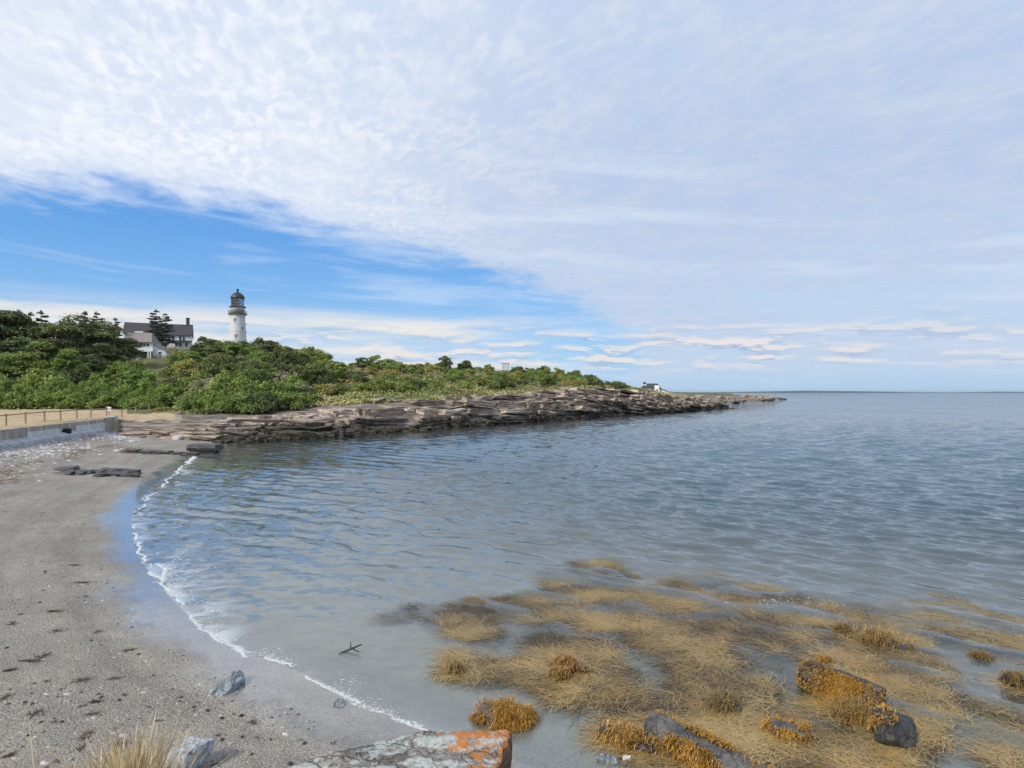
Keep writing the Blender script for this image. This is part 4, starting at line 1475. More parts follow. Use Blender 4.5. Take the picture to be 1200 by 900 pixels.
# ------------------------------------------------------------------ sea wall, fence, signs
def concrete(name, c0, c1):
    M, m = material(name)
    geo = m.n('ShaderNodeNewGeometry')
    a = m.noise(m.vm('MULTIPLY', geo.outputs['Position'], (1, 1, .35)), 1.3, 6, .66)
    b = m.noise(geo.outputs['Position'], 9, 5, .6)
    m.out(m.pbsdf(m.mix(m.ss(a, .35, .65), c0, c1), .9, m.bump(b, .5, .03)))
    return M


M_conc = [concrete("weathered_concrete", (.26, .225, .19), (.46, .42, .36)), concrete("pale_concrete", (.48, .48, .47), (.62, .62, .60)), concrete("footing_concrete", (.32, .33, .35), (.48, .49, .51))]
WA, WB = np.array((-41., 51.)), np.array((-47., 74.))
wd = (WB - WA) / np.linalg.norm(WB - WA)
wall_len = np.linalg.norm(WB - WA)
rzw = math.atan2(wd[1], wd[0])
t = thing("sea_wall", (WA[0], WA[1], 0), "long weathered concrete sea wall in joined panels between the beach and the dry field", "wall", rz=rzw)
nrmw = -1                                                     # local -y looks towards the beach
s = -30.0
k = 0
cuts = [-30, -23.5, -17, -10.5, -4, 2.6, 9.2, 12.5, 20.6, wall_len + .3]
for a_, b_ in zip(cuts, cuts[1:]):
    L = b_ - a_ - .03
    tall = 2.54 if k != 8 else 2.64
    MB().box(((a_ + b_) / 2, -.15, (tall + .4) / 2), (L, .5, tall - .4), bevel=.03).build("panel", M_conc[0], t)
    if k in (5, 7):
        MB().box(((a_ + b_) / 2, -.44, 1.66), (L - .2, .09, .95), bevel=.02).build("facing", M_conc[1], t)
    k += 1
MB().poly([(-30, -.4, .3), (-30, -1.3, .3), (-30, -1.2, 1.45), (-30, -.4, 1.72)], (wall_len + 24, 0, 0)).build("footing", M_conc[2], t)
MB().box((wall_len + .55, .1, 1.75), (.8, 1.1, 2.0), bevel=.04).build("end_block", M_conc[1], t)
M_hole, m = material("drain_mouth")
m.out(m.pbsdf((.008, .008, .01), .9))
M_pipe, m = material("rusty_pipe")
m.out(m.pbsdf((.06, .05, .05), .7))
so = 10.0
MB().tube((so, -.3, 1.75), (so, -.95, 1.75), .30, seg=16).build("drain_pipe", M_hole, t)

M_post, m = material("weathered_fence_wood")
gg = m.noise(m.n('ShaderNodeTexCoord').outputs['Object'], 9, 4, .6)
m.out(m.pbsdf(m.mix(gg, (.20, .155, .12), (.36, .29, .22)), .85))
posts = [(-40, 503), (-16, 500), (7, 497.6), (30, 495.2), (52, 493.6), (71, 492), (90, 490.6), (106, 489.2), (125, 487.6), (143, 487), (159, 484.8), (175, 483.2), (190, 481.6)]
fp = [G(u, v, 2.6) for u, v in posts]
t = thing("fence", (fp[0][0], fp[0][1], 2.5), "weathered post and single rail fence along the edge of the dry field", "fence")
o0 = np.array([fp[0][0], fp[0][1], 2.5])
tops = []
for k, q in enumerate(fp):
    zg = float(terrain(q[:1], q[1:2])[0])
    b_ = np.array([q[0], q[1], zg - .1]) - o0
    lean = .12 if k == 7 else random.uniform(-.03, .03)
    MB().box((b_[0] + lean * .5, b_[1], b_[2] + .62), (.11, .11, 1.16), ry=lean).build("post", M_post, t)
    tops.append(b_ + np.array([lean, 0, 1.12]))
for a_, b_ in list(zip(tops, tops[1:])):
    MB().tube(a_ + np.array([0, -.08, -.06]), b_ + np.array([0, -.08, -.06]), .055, seg=6).build("rail", M_post, t)
M_signw, m = material("white_sign_paint")
m.out(m.pbsdf((.78, .78, .76), .5))
q = G(120, 486.3, 2.6)
t = thing("sign", (q[0] + .1, q[1] + 1.2, 2.6), "small square white sign on a short stake behind the fence rail", "sign")
MB().box((0, 0, .35), (.07, .07, .9)).build("stake", M_post, t)
MB().box((0, -.06, .75), (.62, .04, .5), bevel=.01).build("plate", M_signw, t)
q = D(205, 99)
zg = float(terrain(q[:1], q[1:2])[0])
t = thing("sign", (q[0], q[1], zg), "narrow upright white sign where the field meets the bushes", "sign")
MB().box((0, 0, .4), (.1, .1, 1.2)).build("stake", M_post, t)
MB().box((0, -.08, 1.0), (.5, .05, 1.1), bevel=.01).build("plate", M_signw, t)

# ------------------------------------------------------------------ lighthouse
M_lh, m = material("lighthouse_white_iron")
tcn = m.n('ShaderNodeTexCoord')
a = m.noise(m.vm('MULTIPLY', tcn.outputs['Object'], (1, 1, .25)), .8, 5, .6)
m.out(m.pbsdf(m.mix(m.ss(a, .4, .7), (.66, .66, .66), (.60, .595, .59)), .55))
M_iron, m = material("black_iron")
m.out(m.pbsdf((.03, .03, .034), .45))
M_glass, m = material("lantern_glass")
g1 = m.n('ShaderNodeBsdfGlossy')
g1.inputs['Roughness'].default_value = .03
t1 = m.n('ShaderNodeBsdfTransparent')
m.put(t1.inputs[0], (.75, .80, .84))
m.out(m.mixs(.16, t1.outputs[0], g1.outputs[0]))
M_dull, m = material("dull_window")
m.out(m.pbsdf((.30, .31, .33), .3))
M_lens, m = material("lens_glass")
m.out(m.pbsdf((.55, .62, .6), .15))
LY = 231.0
q = D(278.5, LY)
zb = CAM_H + (460 - 406) / F * LY
t = thing("lighthouse", (q[0], q[1], zb), "tall white lighthouse with black lantern dome on the hill above the bushes", "lighthouse", rz=R(10))
MB().lathe([(3.75, -6), (3.75, 0.1), (3.75, .9), (3.5, 1.05)], 24).build("plinth", M_lh, t)
MB().lathe([(3.10, .9), (3.0, 2.2), (2.86, 5.0), (2.70, 8.0), (2.54, 10.6), (2.54, 11.0)], 40).build("tower", M_lh, t, True)
mb = MB()
for zz, rr_ in ((2.2, 3.01), (5.3, 2.85), (8.3, 2.69), (10.5, 2.56)):
    mb.lathe([(rr_, zz), (rr_ + .06, zz + .03), (rr_ + .06, zz + .15), (rr_, zz + .18)], 40)
mb.build("band", M_lh, t, True)
MB().lathe([(2.6, 10.95), (2.75, 11.3), (3.05, 11.62)], 40).build("cornice", M_lh, t)
MB().lathe([(3.2, 11.62), (3.27, 11.66), (3.27, 11.98), (3.15, 12.0)], 40).build("gallery_deck", M_iron, t)
mb = MB()
for k in range(20):
    an = 2 * math.pi * k / 20
    mb.tube((3.15 * math.cos(an), 3.15 * math.sin(an), 11.95), (3.15 * math.cos(an), 3.15 * math.sin(an), 13.0), .035, seg=5)
mb.ring(3.15, 13.0, .04, 40).ring(3.15, 12.5, .03, 40)
mb.build("gallery_railing", M_iron, t)
MB().lathe([(2.45, 12.0), (2.42, 14.1), (2.5, 14.25)], 32).build("watch_room", M_lh, t, True)
MB().lathe([(2.85, 14.25), (2.95, 14.3), (2.95, 14.5), (2.8, 14.55)], 32).build("lantern_deck", M_iron, t)
MB().lathe([(2.12, 14.55), (2.12, 17.6)], 16).build("lantern_glazing", M_glass, t)
mb = MB()
for k in range(16):
    an = 2 * math.pi * k / 16
    mb.tube((2.14 * math.cos(an), 2.14 * math.sin(an), 14.5), (2.14 * math.cos(an), 2.14 * math.sin(an), 17.65), .07, seg=6)
mb.ring(2.14, 15.55, .05, 16).ring(2.14, 16.6, .05, 16).ring(2.14, 17.6, .10, 16)
mb.build("lantern_frame", M_iron, t)
mb = MB()
for k in range(7):
    an = R(100) + 2 * math.pi * k / 16
    a2 = an + 2 * math.pi / 16
    mb.poly([(2.05 * math.cos(an), 2.05 * math.sin(an), 14.5), (2.05 * math.cos(a2), 2.05 * math.sin(a2), 14.5), (2.0 * math.cos(a2), 2.0 * math.sin(a2), 14.5), (2.0 * math.cos(an), 2.0 * math.sin(an), 14.5)], (0, 0, 3.1))
mb.build("blind_panel", M_iron, t)
MB().lathe([(.5, 14.5), (.55, 15.2), (.85, 15.5), (.95, 16.1), (.85, 16.7), (.4, 17.1)], 20).build("lens", M_lens, t, True)
MB().lathe([(2.5, 17.55), (2.5, 17.75), (2.3, 18.3), (1.85, 18.95), (1.2, 19.5), (.5, 19.85), (.36, 19.95)], 32).build("dome", M_iron, t, True)
MB().lathe([(.34, 19.9), (.34, 20.5), (.42, 20.6), (.42, 20.95), (.2, 21.1)], 16).build("ventilator", M_iron, t)
for k, (an, zz) in enumerate(((R(-90), 3.6), (R(-40), 6.6), (R(-100), 9.4), (R(178), 5.4), (R(2), 5.4), (R(178), 8.3), (R(2), 8.3))):
    rr_ = np.interp(zz, [2.2, 10.6], [3.0, 2.54])
    ca_, sa_ = math.cos(an), math.sin(an)
    if k < 3:
        wn = MB().box((ca_ * (rr_ + .02), sa_ * (rr_ + .02), zz), (.3, .62, 1.15), rz=an).build("window", M_dull, t)
        MB().box((ca_ * (rr_ + .12), sa_ * (rr_ + .12), zz + .68), (.36, .95, .16), rz=an).build("hood", M_lh, wn)
    else:
        MB().box((ca_ * (rr_ + .12), sa_ * (rr_ + .12), zz), (.5, .9, .22), rz=an).build("window_hood", M_lh, t)

# ------------------------------------------------------------------ houses
def siding(name, c, gap=.14):
    M, m = material(name)
    tcn = m.n('ShaderNodeTexCoord')
    oz = m.sep(tcn.outputs['Object'])[2]
    sw = m.m('FRACT', m.m('DIVIDE', oz, gap))
    nn = m.noise(tcn.outputs['Object'], 1.2, 4, .6)
    m.out(m.pbsdf(m.mix(m.ss(nn, .4, .7, 0, .35), c, tuple(q * .82 for q in c)), .6, m.bump(sw, .5, .02)))
    return M


def roofing(name, c0, c1):
    M, m = material(name)
    tcn = m.n('ShaderNodeTexCoord')
    p = tcn.outputs['Object']
    v = m.n('ShaderNodeTexBrick')
    m.put(v.inputs['Vector'], m.xyz(m.sep(p)[0], m.m('MULTIPLY', m.sep(p)[2], 1.6), 0))
    v.inputs['Scale'].default_value = 2.2
    v.inputs['Color1'].default_value = (*c0, 1)
    v.inputs['Color2'].default_value = (*c1, 1)
    v.inputs['Mortar'].default_value = (*[q * .6 for q in c0], 1)
    v.inputs['Mortar Size'].default_value = .02
    nn = m.noise(p, .9, 5, .6)
    m.out(m.pbsdf(m.mix(m.ss(nn, .4, .7, 0, .4), v.outputs[0], c1), .85))
    return M


M_sid = siding("white_clapboard", (.76, .77, .78))
M_trim, m = material("white_trim")
m.out(m.pbsdf((.80, .80, .80), .5))
M_roofd = roofing("dark_shingle_roof", (.050, .045, .055), (.075, .068, .078))
M_roofg = roofing("grey_brown_shingle_roof", (.22, .19, .175), (.29, .255, .235))
M_win, m = material("window_glass")
m.out(m.pbsdf((.03, .045, .06), .08))
M_brick, m = material("dark_brick")
m.out(m.pbsdf((.10, .06, .055), .9))
M_under, m = material("dark_undercroft")
m.out(m.pbsdf((.06, .06, .065), .8))


def window(parent, x, y, z, wd_, ht, name="window"):
    f = MB().box((x, y, z), (wd_ + .22, .09, ht + .22)).build(name, M_trim, parent)
    p_ = MB()
    p_.box((x - wd_ / 4, y - .05, z), (wd_ / 2 - .03, .02, ht)).box((x + wd_ / 4, y - .05, z), (wd_ / 2 - .03, .02, ht))
    p_.build("pane", M_win, f)
    return f


def gable(parent, x0, x1, y0, y1, ze, zr, mat, over=.35, th=.22, name="roof"):
    """ridge along x"""
    ym = (y0 + y1) / 2
    sl_ = (zr - ze) / (ym - y0)
    a_ = [(x0 - over, y0 - over, ze - sl_ * over), (x0 - over, ym, zr), (x0 - over, y1 + over, ze - sl_ * over), (x0 - over, y1 + over, ze - sl_ * over - th), (x0 - over, ym, zr - th), (x0 - over, y0 - over, ze - sl_ * over - th)]
    return MB().poly(a_, (x1 - x0 + 2 * over, 0, 0)).build(name, mat, parent)


def gable_wall(parent, x0, x1, y0, y1, zb_, ze, zr, mat, name="wall"):
    ym = (y0 + y1) / 2
    return MB().poly([(x0, y0, zb_), (x0, y0, ze), (x0, ym, zr), (x0, y1, ze), (x0, y1, zb_)], (x1 - x0, 0, 0)).build(name, mat, parent)


# big white house with dark roof
HY = 203.0
q = D(186, HY)
hz = CAM_H + (460 - 406) / F * HY
t = thing("house", (q[0], q[1], hz), "large white house with long dark roof and brick chimney behind the two pines", "house", rz=R(25))
s_ = HY / F / 1.14
xl, xr = (146 - 186) * s_, (225 - 186) * s_
ze, zr = (406 - 391) * HY / F, (406 - 377.5) * HY / F
gable_wall(t, xl, xr, -.2, 9.2, -4, ze, zr - .25, M_sid)
rf = gable(t, xl, xr, -.2, 9.2, ze, zr, M_roofd)
MB().box(((220 - 186) * s_, 4.5, zr + .6), (1.0, 1.0, 3.0)).box(((220 - 186) * s_, 4.5, zr + 2.1), (1.2, 1.2, .25)).build("chimney", M_brick, t)
for u_ in (152, 161, 203, 211.6, 215.6):
    window(t, (u_ - 186) * s_, -.25, ze - 1.25, .75, 1.35)
for u_ in (152, 161, 207, 211.5, 219):
    window(t, (u_ - 186) * s_, -.25, ze - 3.3, .85, 1.35)
MB().box(((213 - 186) * s_, -.9, ze - 2.15), (6.2, 1.5, .16)).build("porch_roof", M_roofd, t)

# nearer cottage with grey roof and deck
HY = 160.0
s_ = HY / F
q = D(163, HY)
hz = CAM_H + (460 - 423) / F * HY
t = thing("house", (q[0], q[1], hz), "white cottage with grey-brown roof and railed deck over a dark lower floor", "house", rz=R(14))
X = lambda u_: (u_ - 163) * s_ / 1.11
Z = lambda v_: (423 - v_) * s_
MB().box(((X(146) + X(179)) / 2, 3.6, (Z(401.5) - 3) / 2), (X(179) - X(146), 7.2, Z(401.5) + 3)).build("wall", M_sid, t)
# roof: front slope facing the water, hipped at the right end
ye, yr = -.8, 3.8
mb = MB()
e0, e1 = (X(144), ye, Z(401.2)), (X(179.2), ye, Z(401.2))
r0_, r1_ = (X(144), yr, Z(388)), (X(172.5), yr, Z(388.6))
b0_, b1_ = (X(144), 8.2, Z(401.2)), (X(179.2), 8.2, Z(401.2))
vsx = [mb.bm.verts.new(p_) for p_ in (e0, e1, r1_, r0_, b1_, b0_)]
for f_ in ((0, 1, 2, 3), (1, 4, 2), (4, 5, 3, 2), (0, 3, 5), (1, 0, 5, 4)):
    mb.bm.faces.new([vsx[i] for i in f_])
bmesh.ops.recalc_face_normals(mb.bm, faces=mb.bm.faces[:])
mb.build("roof", M_roofg, t)
MB().box(((X(152) + X(162)) / 2, yr, Z(387.6)), (X(162) - X(152), .5, .35)).build("ridge_vent", M_trim, t)
for u_ in (165.6, 169.3, 173.2):
    window(t, X(u_), -.08, Z(404.3), .62, .8)
mb = MB()
mb.box(((X(163) + X(180)) / 2, -1.1, Z(411.8)), (X(180) - X(163), 2.4, .3))
mb.build("deck", M_trim, t)
mb = MB()
mb.box(((X(163) + X(180)) / 2, -2.25, Z(407.0)), (X(180) - X(163), .10, .10))
for k in range(26):
    mb.box((X(163) + k * (X(180) - X(163)) / 25, -2.25, Z(409.4)), (.085, .05, Z(407) - Z(411.8)))
mb.build("railing", M_trim, t)
for u_ in (163.6, 176.8, 179.6):
    MB().box((X(u_), -2.15, (Z(412) - 2) / 2), (.22, .22, Z(412) + 2)).build("deck_post", M_trim, t)
MB().box(((X(164.5) + X(178.5)) / 2, -.06, Z(417.5)), (X(178.5) - X(164.5), .1, Z(412.5) - Z(422.5))).build("lower_floor", M_under, t)
MB().box((X(174), -.14, Z(417.8)), (.95, .06, 1.9)).build("door", M_sid, t)
# left wing with a row of windows
MB().box(((X(127) + X(146)) / 2, 2.6, Z(404.5)), (X(146) - X(127), 5, Z(397.5) - Z(411.5))).build("wing", M_sid, t)
MB().box(((X(126) + X(146)) / 2, 2.6, Z(397.2)), (X(146) - X(126), 5.6, .3)).build("wing_roof", M_roofg, t)
for u_ in (130, 133.4, 136.8, 140.2):
    window(t, X(u_), .04, Z(401.3), .42, 1.2)
# right lean-to
MB().poly([(X(179), .6, -2), (X(179), .6, Z(402.5)), (X(193.5), .6, Z(410.5)), (X(194.5), .6, -2)], (0, 4.5, 0)).build("lean_to", M_sid, t)
MB().poly([(X(178.6), .3, Z(401.9)), (X(194.6), .3, Z(410.6)), (X(194.6), .3, Z(411.4)), (X(178.6), .3, Z(402.8))], (0, 5.2, 0)).build("lean_to_roof", M_roofg, t)
window(t, X(186.5), .55, Z(413.5), .7, .7)

# house on the point with a cupola
HY = 292.0
s_ = HY / F
q = D(766, HY)
t = thing("house", (q[0], q[1], 5.2), "small dark-roofed house with white cupola far out on the rocky point", "house", rz=R(-8))
X = lambda u_: (u_ - 766) * s_
Z = lambda v_: (460.5 - v_) * s_
MB().box((X(765), 3, Z(458) / 2 - 1), (X(776) - X(754), 6, Z(456) + 2)).build("wall", M_sid, t)
mb = MB()
vsx = [mb.bm.verts.new(p_) for p_ in ((X(751), -1, Z(455.5)), (X(775), -1, Z(455.5)), (X(771), 3, Z(449)), (X(756), 3, Z(449)), (X(775), 7, Z(455.5)), (X(751), 7, Z(455.5)))]
for f_ in ((0, 1, 2, 3), (1, 4, 2), (4, 5, 3, 2), (0, 3, 5), (1, 0, 5, 4)):
    mb.bm.faces.new([vsx[i] for i in f_])
bmesh.ops.recalc_face_normals(mb.bm, faces=mb.bm.faces[:])
mb.build("roof", M_roofd, t)
cu_ = MB().box((X(755.8), 2.6, Z(449.2)), (2.0, 2.0, 1.9)).build("cupola", M_sid, t)
MB().box((X(755.8), 2.6, Z(446.6)), (2.7, 2.7, .22)).build("cupola_roof", M_trim, cu_)
MB().box((X(755.8), 1.58, Z(449.0)), (1.4, .05, .8)).build("pane", M_win, cu_)
gable_wall(t, X(767), X(772), -1.6, 2.2, -1, Z(454), Z(451.5), M_sid, "porch_wall")
MB().poly([(X(772), -1.2, Z(455)), (X(782), -1.2, Z(459)), (X(782), -1.2, -2), (X(772), -1.2, -2)], (0, 6, 0)).build("lean_to", M_sid, t)
MB().poly([(X(771.6), -1.5, Z(454)), (X(782.4), -1.5, Z(458.2)), (X(782.4), -1.5, Z(459)), (X(771.6), -1.5, Z(454.9))], (0, 6.6, 0)).build("lean_to_roof", M_roofd, t)
for u_ in (764.2, 769.6, 774):
    window(t, X(u_), -1.65 if u_ > 766 and u_ < 772 else (-.05 if u_ < 766 else -1.24), Z(457), .6, 1.0)

# white box shed on the hilltop
HY = 203.0
s_ = HY / F
q = D(591, HY)
t = thing("shed", (q[0], q[1], CAM_H + (460 - 433.2) * s_), "small square white shed standing alone on the scrubby skyline", "shed", rz=R(24))
MB().box((0, 0, .5), (2.7, 2.0, 3.0), bevel=.03).build("wall", M_sid, t)
MB().box((0, 0, 2.08), (2.9, 2.2, .14)).build("roof", M_trim, t)
MB().box((.45, -1.03, .7), (.9, .06, 1.9)).build("door", M_trim, t)

# ------------------------------------------------------------------ vegetation
def leafmat(name, dark, light, translucent=.25):
    M, m = material(name)
    oi = m.n('ShaderNodeObjectInfo')
    tn = m.attr('tint')
    c = m.mix(tn, dark, light)
    c = m.mix(m.ss(oi.outputs['Random'], 0, 1, 0, .55), c, m.mix(1.0, c, (1.15, .92, .62), 'MULTIPLY'))
    tl = m.n('ShaderNodeBsdfTranslucent')
    m.put(tl.inputs[0], c)
    m.out(m.mixs(translucent, m.pbsdf(c, .6), tl.outputs[0]))
    return M


ML = dict(dark=leafmat("dark_foliage", (.045, .065, .022), (.185, .235, .070)),
          mid=leafmat("green_foliage", (.080, .130, .030), (.34, .45, .10)),
          bright=leafmat("bright_foliage", (.085, .145, .030), (.32, .46, .09)),
          olive=leafmat("olive_foliage", (.14, .145, .040), (.47, .46, .125)),
          silver=leafmat("silver_foliage", (.14, .17, .08), (.42, .46, .26)),
          conifer=leafmat("conifer_foliage", (.030, .045, .034), (.080, .105, .065), .1),
          grey=leafmat("bare_twigs", (.20, .185, .13), (.42, .40, .30), .1))
M_bark, m = material("bark")
gg = m.noise(m.n('ShaderNodeTexCoord').outputs['Object'], 4, 4, .6)
m.out(m.pbsdf(m.mix(gg, (.05, .04, .033), (.13, .105, .085)), .9))


def leaves(lumps, n, leaf, rg_, up=.35, flatten=1.0):
    """lumps (x,y,z,rx,rz,tint): leaf faces over the lumps' shells; returns verts, quads, tint"""
    lumps = np.array(lumps)
    wgt = lumps[:, 3] ** 2
    i = rg_.choice(len(lumps), n, p=wgt / wgt.sum())
    dvec = rg_.normal(0, 1, (n, 3))
    dvec /= np.linalg.norm(dvec, axis=1, keepdims=True)
    dvec[:, 2] = np.where(dvec[:, 2] < -.25, -dvec[:, 2], dvec[:, 2])
    rad = 1.0 - np.abs(rg_.normal(0, .20, n))
    rad = np.where(rg_.random(n) < .20, rad * rg_.uniform(1.05, 1.45, n), rad)
    L = lumps[i]
    c = L[:, :3] + dvec * np.stack([L[:, 3], L[:, 3], L[:, 4]], -1) * rad[:, None]
    nrm_ = dvec * .8 + rg_.normal(0, .55, (n, 3)) + np.array([0, 0, up])
    nrm_ /= np.linalg.norm(nrm_, axis=1, keepdims=True)
    a = np.cross(nrm_, rg_.normal(0, 1, (n, 3)))
    a /= np.linalg.norm(a, axis=1, keepdims=True) + 1e-9
    b = np.cross(nrm_, a)
    s1 = leaf * rg_.uniform(.55, 1.35, n)[:, None]
    s2 = s1 * rg_.uniform(.4, .75, n)[:, None] * flatten
    bend = nrm_ * s1 * .18
    V = np.stack([c - a * s1, c - b * s2 + bend, c + a * s1, c + b * s2 + bend], 1)
    tn_ = np.clip(L[:, 5] + rg_.normal(0, .2, n), 0, 1)
    return V.reshape(-1, 3), np.arange(4 * n).reshape(n, 4), np.repeat(tn_, 4)


def bush_mesh(seed, r, h, n, leaf, lumps=24):
    rg_ = np.random.default_rng(seed)
    Ls = []
    for k in range(lumps):
        an, rr_ = rg_.uniform(0, 6.28), r * .78 * math.sqrt(rg_.random())
        s = r * rg_.choice([.16, .24, .34, .44], p=[.3, .3, .25, .15]) * rg_.uniform(.85, 1.15)
        top = h * (1 - .55 * (rr_ / r) ** 2) * rg_.uniform(.62, 1.05)
        Ls.append((rr_ * math.cos(an), rr_ * math.sin(an), max(top - s * .8, s * .3), s, s * rg_.uniform(.65, .95), rg_.uniform(.2, .85)))
        if rg_.random() < .6:
            Ls.append((rr_ * math.cos(an) * 1.1, rr_ * math.sin(an) * 1.1, top * .4, s * .9, s * .7, rg_.uniform(.15, .6)))
    return leaves(Ls, n, leaf, rg_)


protos = []
for k, (r, h, n, lf) in enumerate([(3.0, 3.6, 4600, .17), (2.6, 3.0, 4000, .16), (3.4, 3.2, 5000, .18), (2.2, 3.4, 3500, .155), (3.0, 2.4, 4200, .165), (2.5, 4.2, 4200, .17)]):
    V, Fq, T = bush_mesh(300 + k, r, h, n, lf)
    protos.append((V, Fq, T))
MESH = {}


def bush(kind, mat, x, y, s, sz, label, cat, group, name="shrub", z=None):
    key = (kind, mat)
    if key not in MESH:
        V, Fq, T = protos[kind]
        o = mesh_np(name, V, Fq, ML[mat], attrs=dict(tint=T))
        MESH[key] = o.data
    else:
        o = bpy.data.objects.new(name, MESH[key])
        COL.objects.link(o)
    zt = float(terrain(np.array([x]), np.array([y]))[0]) if z is None else z
    o.location = (x, y, zt - .25)
    o.scale = (s, s, sz)
    o.rotation_euler = (0, 0, random.uniform(0, 6.28))
    tag(o, label, cat, group)
    return o


def tree_parts(seed, h, spread, n, leaf, layered=False):
    """broadleaf: trunk with limbs, crown of uneven lumps"""
    rg_ = np.random.default_rng(seed)
    mb = MB()
    mb.tube((0, 0, -.5), (rg_.uniform(-.3, .3), rg_.uniform(-.3, .3), h * .62), h * .028, h * .012, 8)
    Ls = []
    for k in range(26):
        an = k * 2.4 + rg_.uniform(-.4, .4)
        zf = rg_.uniform(.38, .95)
        prof = math.sin(min(1, (zf - .25) / .8) * math.pi) * .5 + .55
        rr_ = spread * prof * rg_.uniform(.35, 1.0) * (1.15 - .6 * zf)
        s = spread * rg_.choice([.15, .22, .30, .38]) * rg_.uniform(.85, 1.15)
        fl_ = .50 if layered else rg_.uniform(.6, .85)
        c_ = (rr_ * math.cos(an), rr_ * math.sin(an), h * zf - s * fl_ * .6)
        Ls.append((*c_, s * (1.25 if layered else 1), s * fl_, rg_.uniform(.15, .85)))
        mb.tube((0, 0, h * zf * .55), c_, h * .010, h * .004, 6)
    Ls.append((0, 0, h * .9, spread * .34, spread * .25, .6))
    return mb, leaves(Ls, n, leaf, rg_)


def conifer_parts(seed, h, spread, n, leaf, gaps=.25):
    """open whorled pine"""
    rg_ = np.random.default_rng(seed)
    mb = MB()
    mb.tube((0, 0, -.5), (0, 0, h), h * .018, h * .004, 8)
    Ls = []
    zf = .16
    while zf < .99:
        nb_ = rg_.integers(3, 6)
        R0 = spread * (1.0 - zf) ** .65 * (1 if zf > .3 else .8) + .25
        for k in range(nb_):
            if rg_.random() < gaps:
                continue
            an = rg_.uniform(0, 6.28)
            L_ = R0 * rg_.uniform(.55, 1.15)
            e = (L_ * math.cos(an), L_ * math.sin(an), h * zf + L_ * rg_.uniform(-.05, .22))
            mb.tube((0, 0, h * zf), e, .05, .02, 5)
            for f in (.45, .75, 1.0):
                Ls.append((e[0] * f, e[1] * f, h * zf + (e[2] - h * zf) * f, .34 * L_ * (1.1 - .4 * f) + .12, .22 + .05 * L_, rg_.uniform(.1, .9)))
        zf += rg_.uniform(.045, .08)
    Ls.append((0, 0, h * .985, .35, .6, .5))
    return mb, leaves(Ls, n, leaf, rg_, flatten=.6)


TREE = {}


def tree(kind, mat, x, y, s, label, group=None, name="tree", sz=None, z=None):
    zt = float(terrain(np.array([x]), np.array([y]))[0]) if z is None else z
    t = thing(name, (x, y, zt - .2), label, "tree", rz=random.uniform(0, 6.28), group=group)
    t.scale = (s, s, sz or s)
    key = (kind, mat)
    if key not in TREE:
        if kind.startswith('broad'):
            mb, (V, Fq, T) = tree_parts(400 + int(kind[-1]), 8.0, 3.4, 6000, .19, False)
        elif kind.startswith('layer'):
            mb, (V, Fq, T) = tree_parts(430 + int(kind[-1]), 9.0, 5.2, 8000, .18, True)
        else:
            mb, (V, Fq, T) = conifer_parts(460 + int(kind[-1]), 13.0, 3.7, 9000, .23, .10)
        a_ = mb.build("trunk", M_bark, t)
        b_ = mesh_np("crown", V, Fq, ML[mat], parent=t, attrs=dict(tint=T))
        TREE[key] = (a_, b_)
    else:
        for src in TREE[key]:
            c_ = src.copy()
            COL.objects.link(c_)
            c_.parent = t
    return t


def tree_px(kind, mat, u, vtop, Y, label, group=None, name="tree", wide=1.0, h0=8.0):
    """a tree whose top stands at row vtop when it grows at depth Y"""
    x = (u - 600) / F * Y
    zt = float(terrain(np.array([x]), np.array([Y]))[0])
    ztop = CAM_H + (HOR - vtop) / F * Y
    sz = max((ztop - zt) / h0, .25)
    return tree(kind, mat, x, Y, sz * wide, label, group, name, sz=sz)


# two pines in front of the big house
tree_px('conif0', 'conifer', 183, 361.5, 190, "taller of the two dark open-branched pines in front of the dark-roofed house", None, "pine_tree", 1.15, 13.3)
tree_px('conif1', 'conifer', 194, 366, 189, "shorter of the two dark open-branched pines in front of the dark-roofed house", None, "pine_tree", 1.1, 13.3)
G1 = "dark conifer tops showing above the left trees"
for u, v, Y in ((48, 362, 150), (100, 363, 152), (113, 364, 155), (135, 371, 160), (22, 361, 146), (36, 364, 149)):
    tree_px('conif%d' % random.randint(0, 1), 'conifer', u, v, Y, "dark conifer top poking above the left trees", G1, "pine_tree", .95, 13.3)
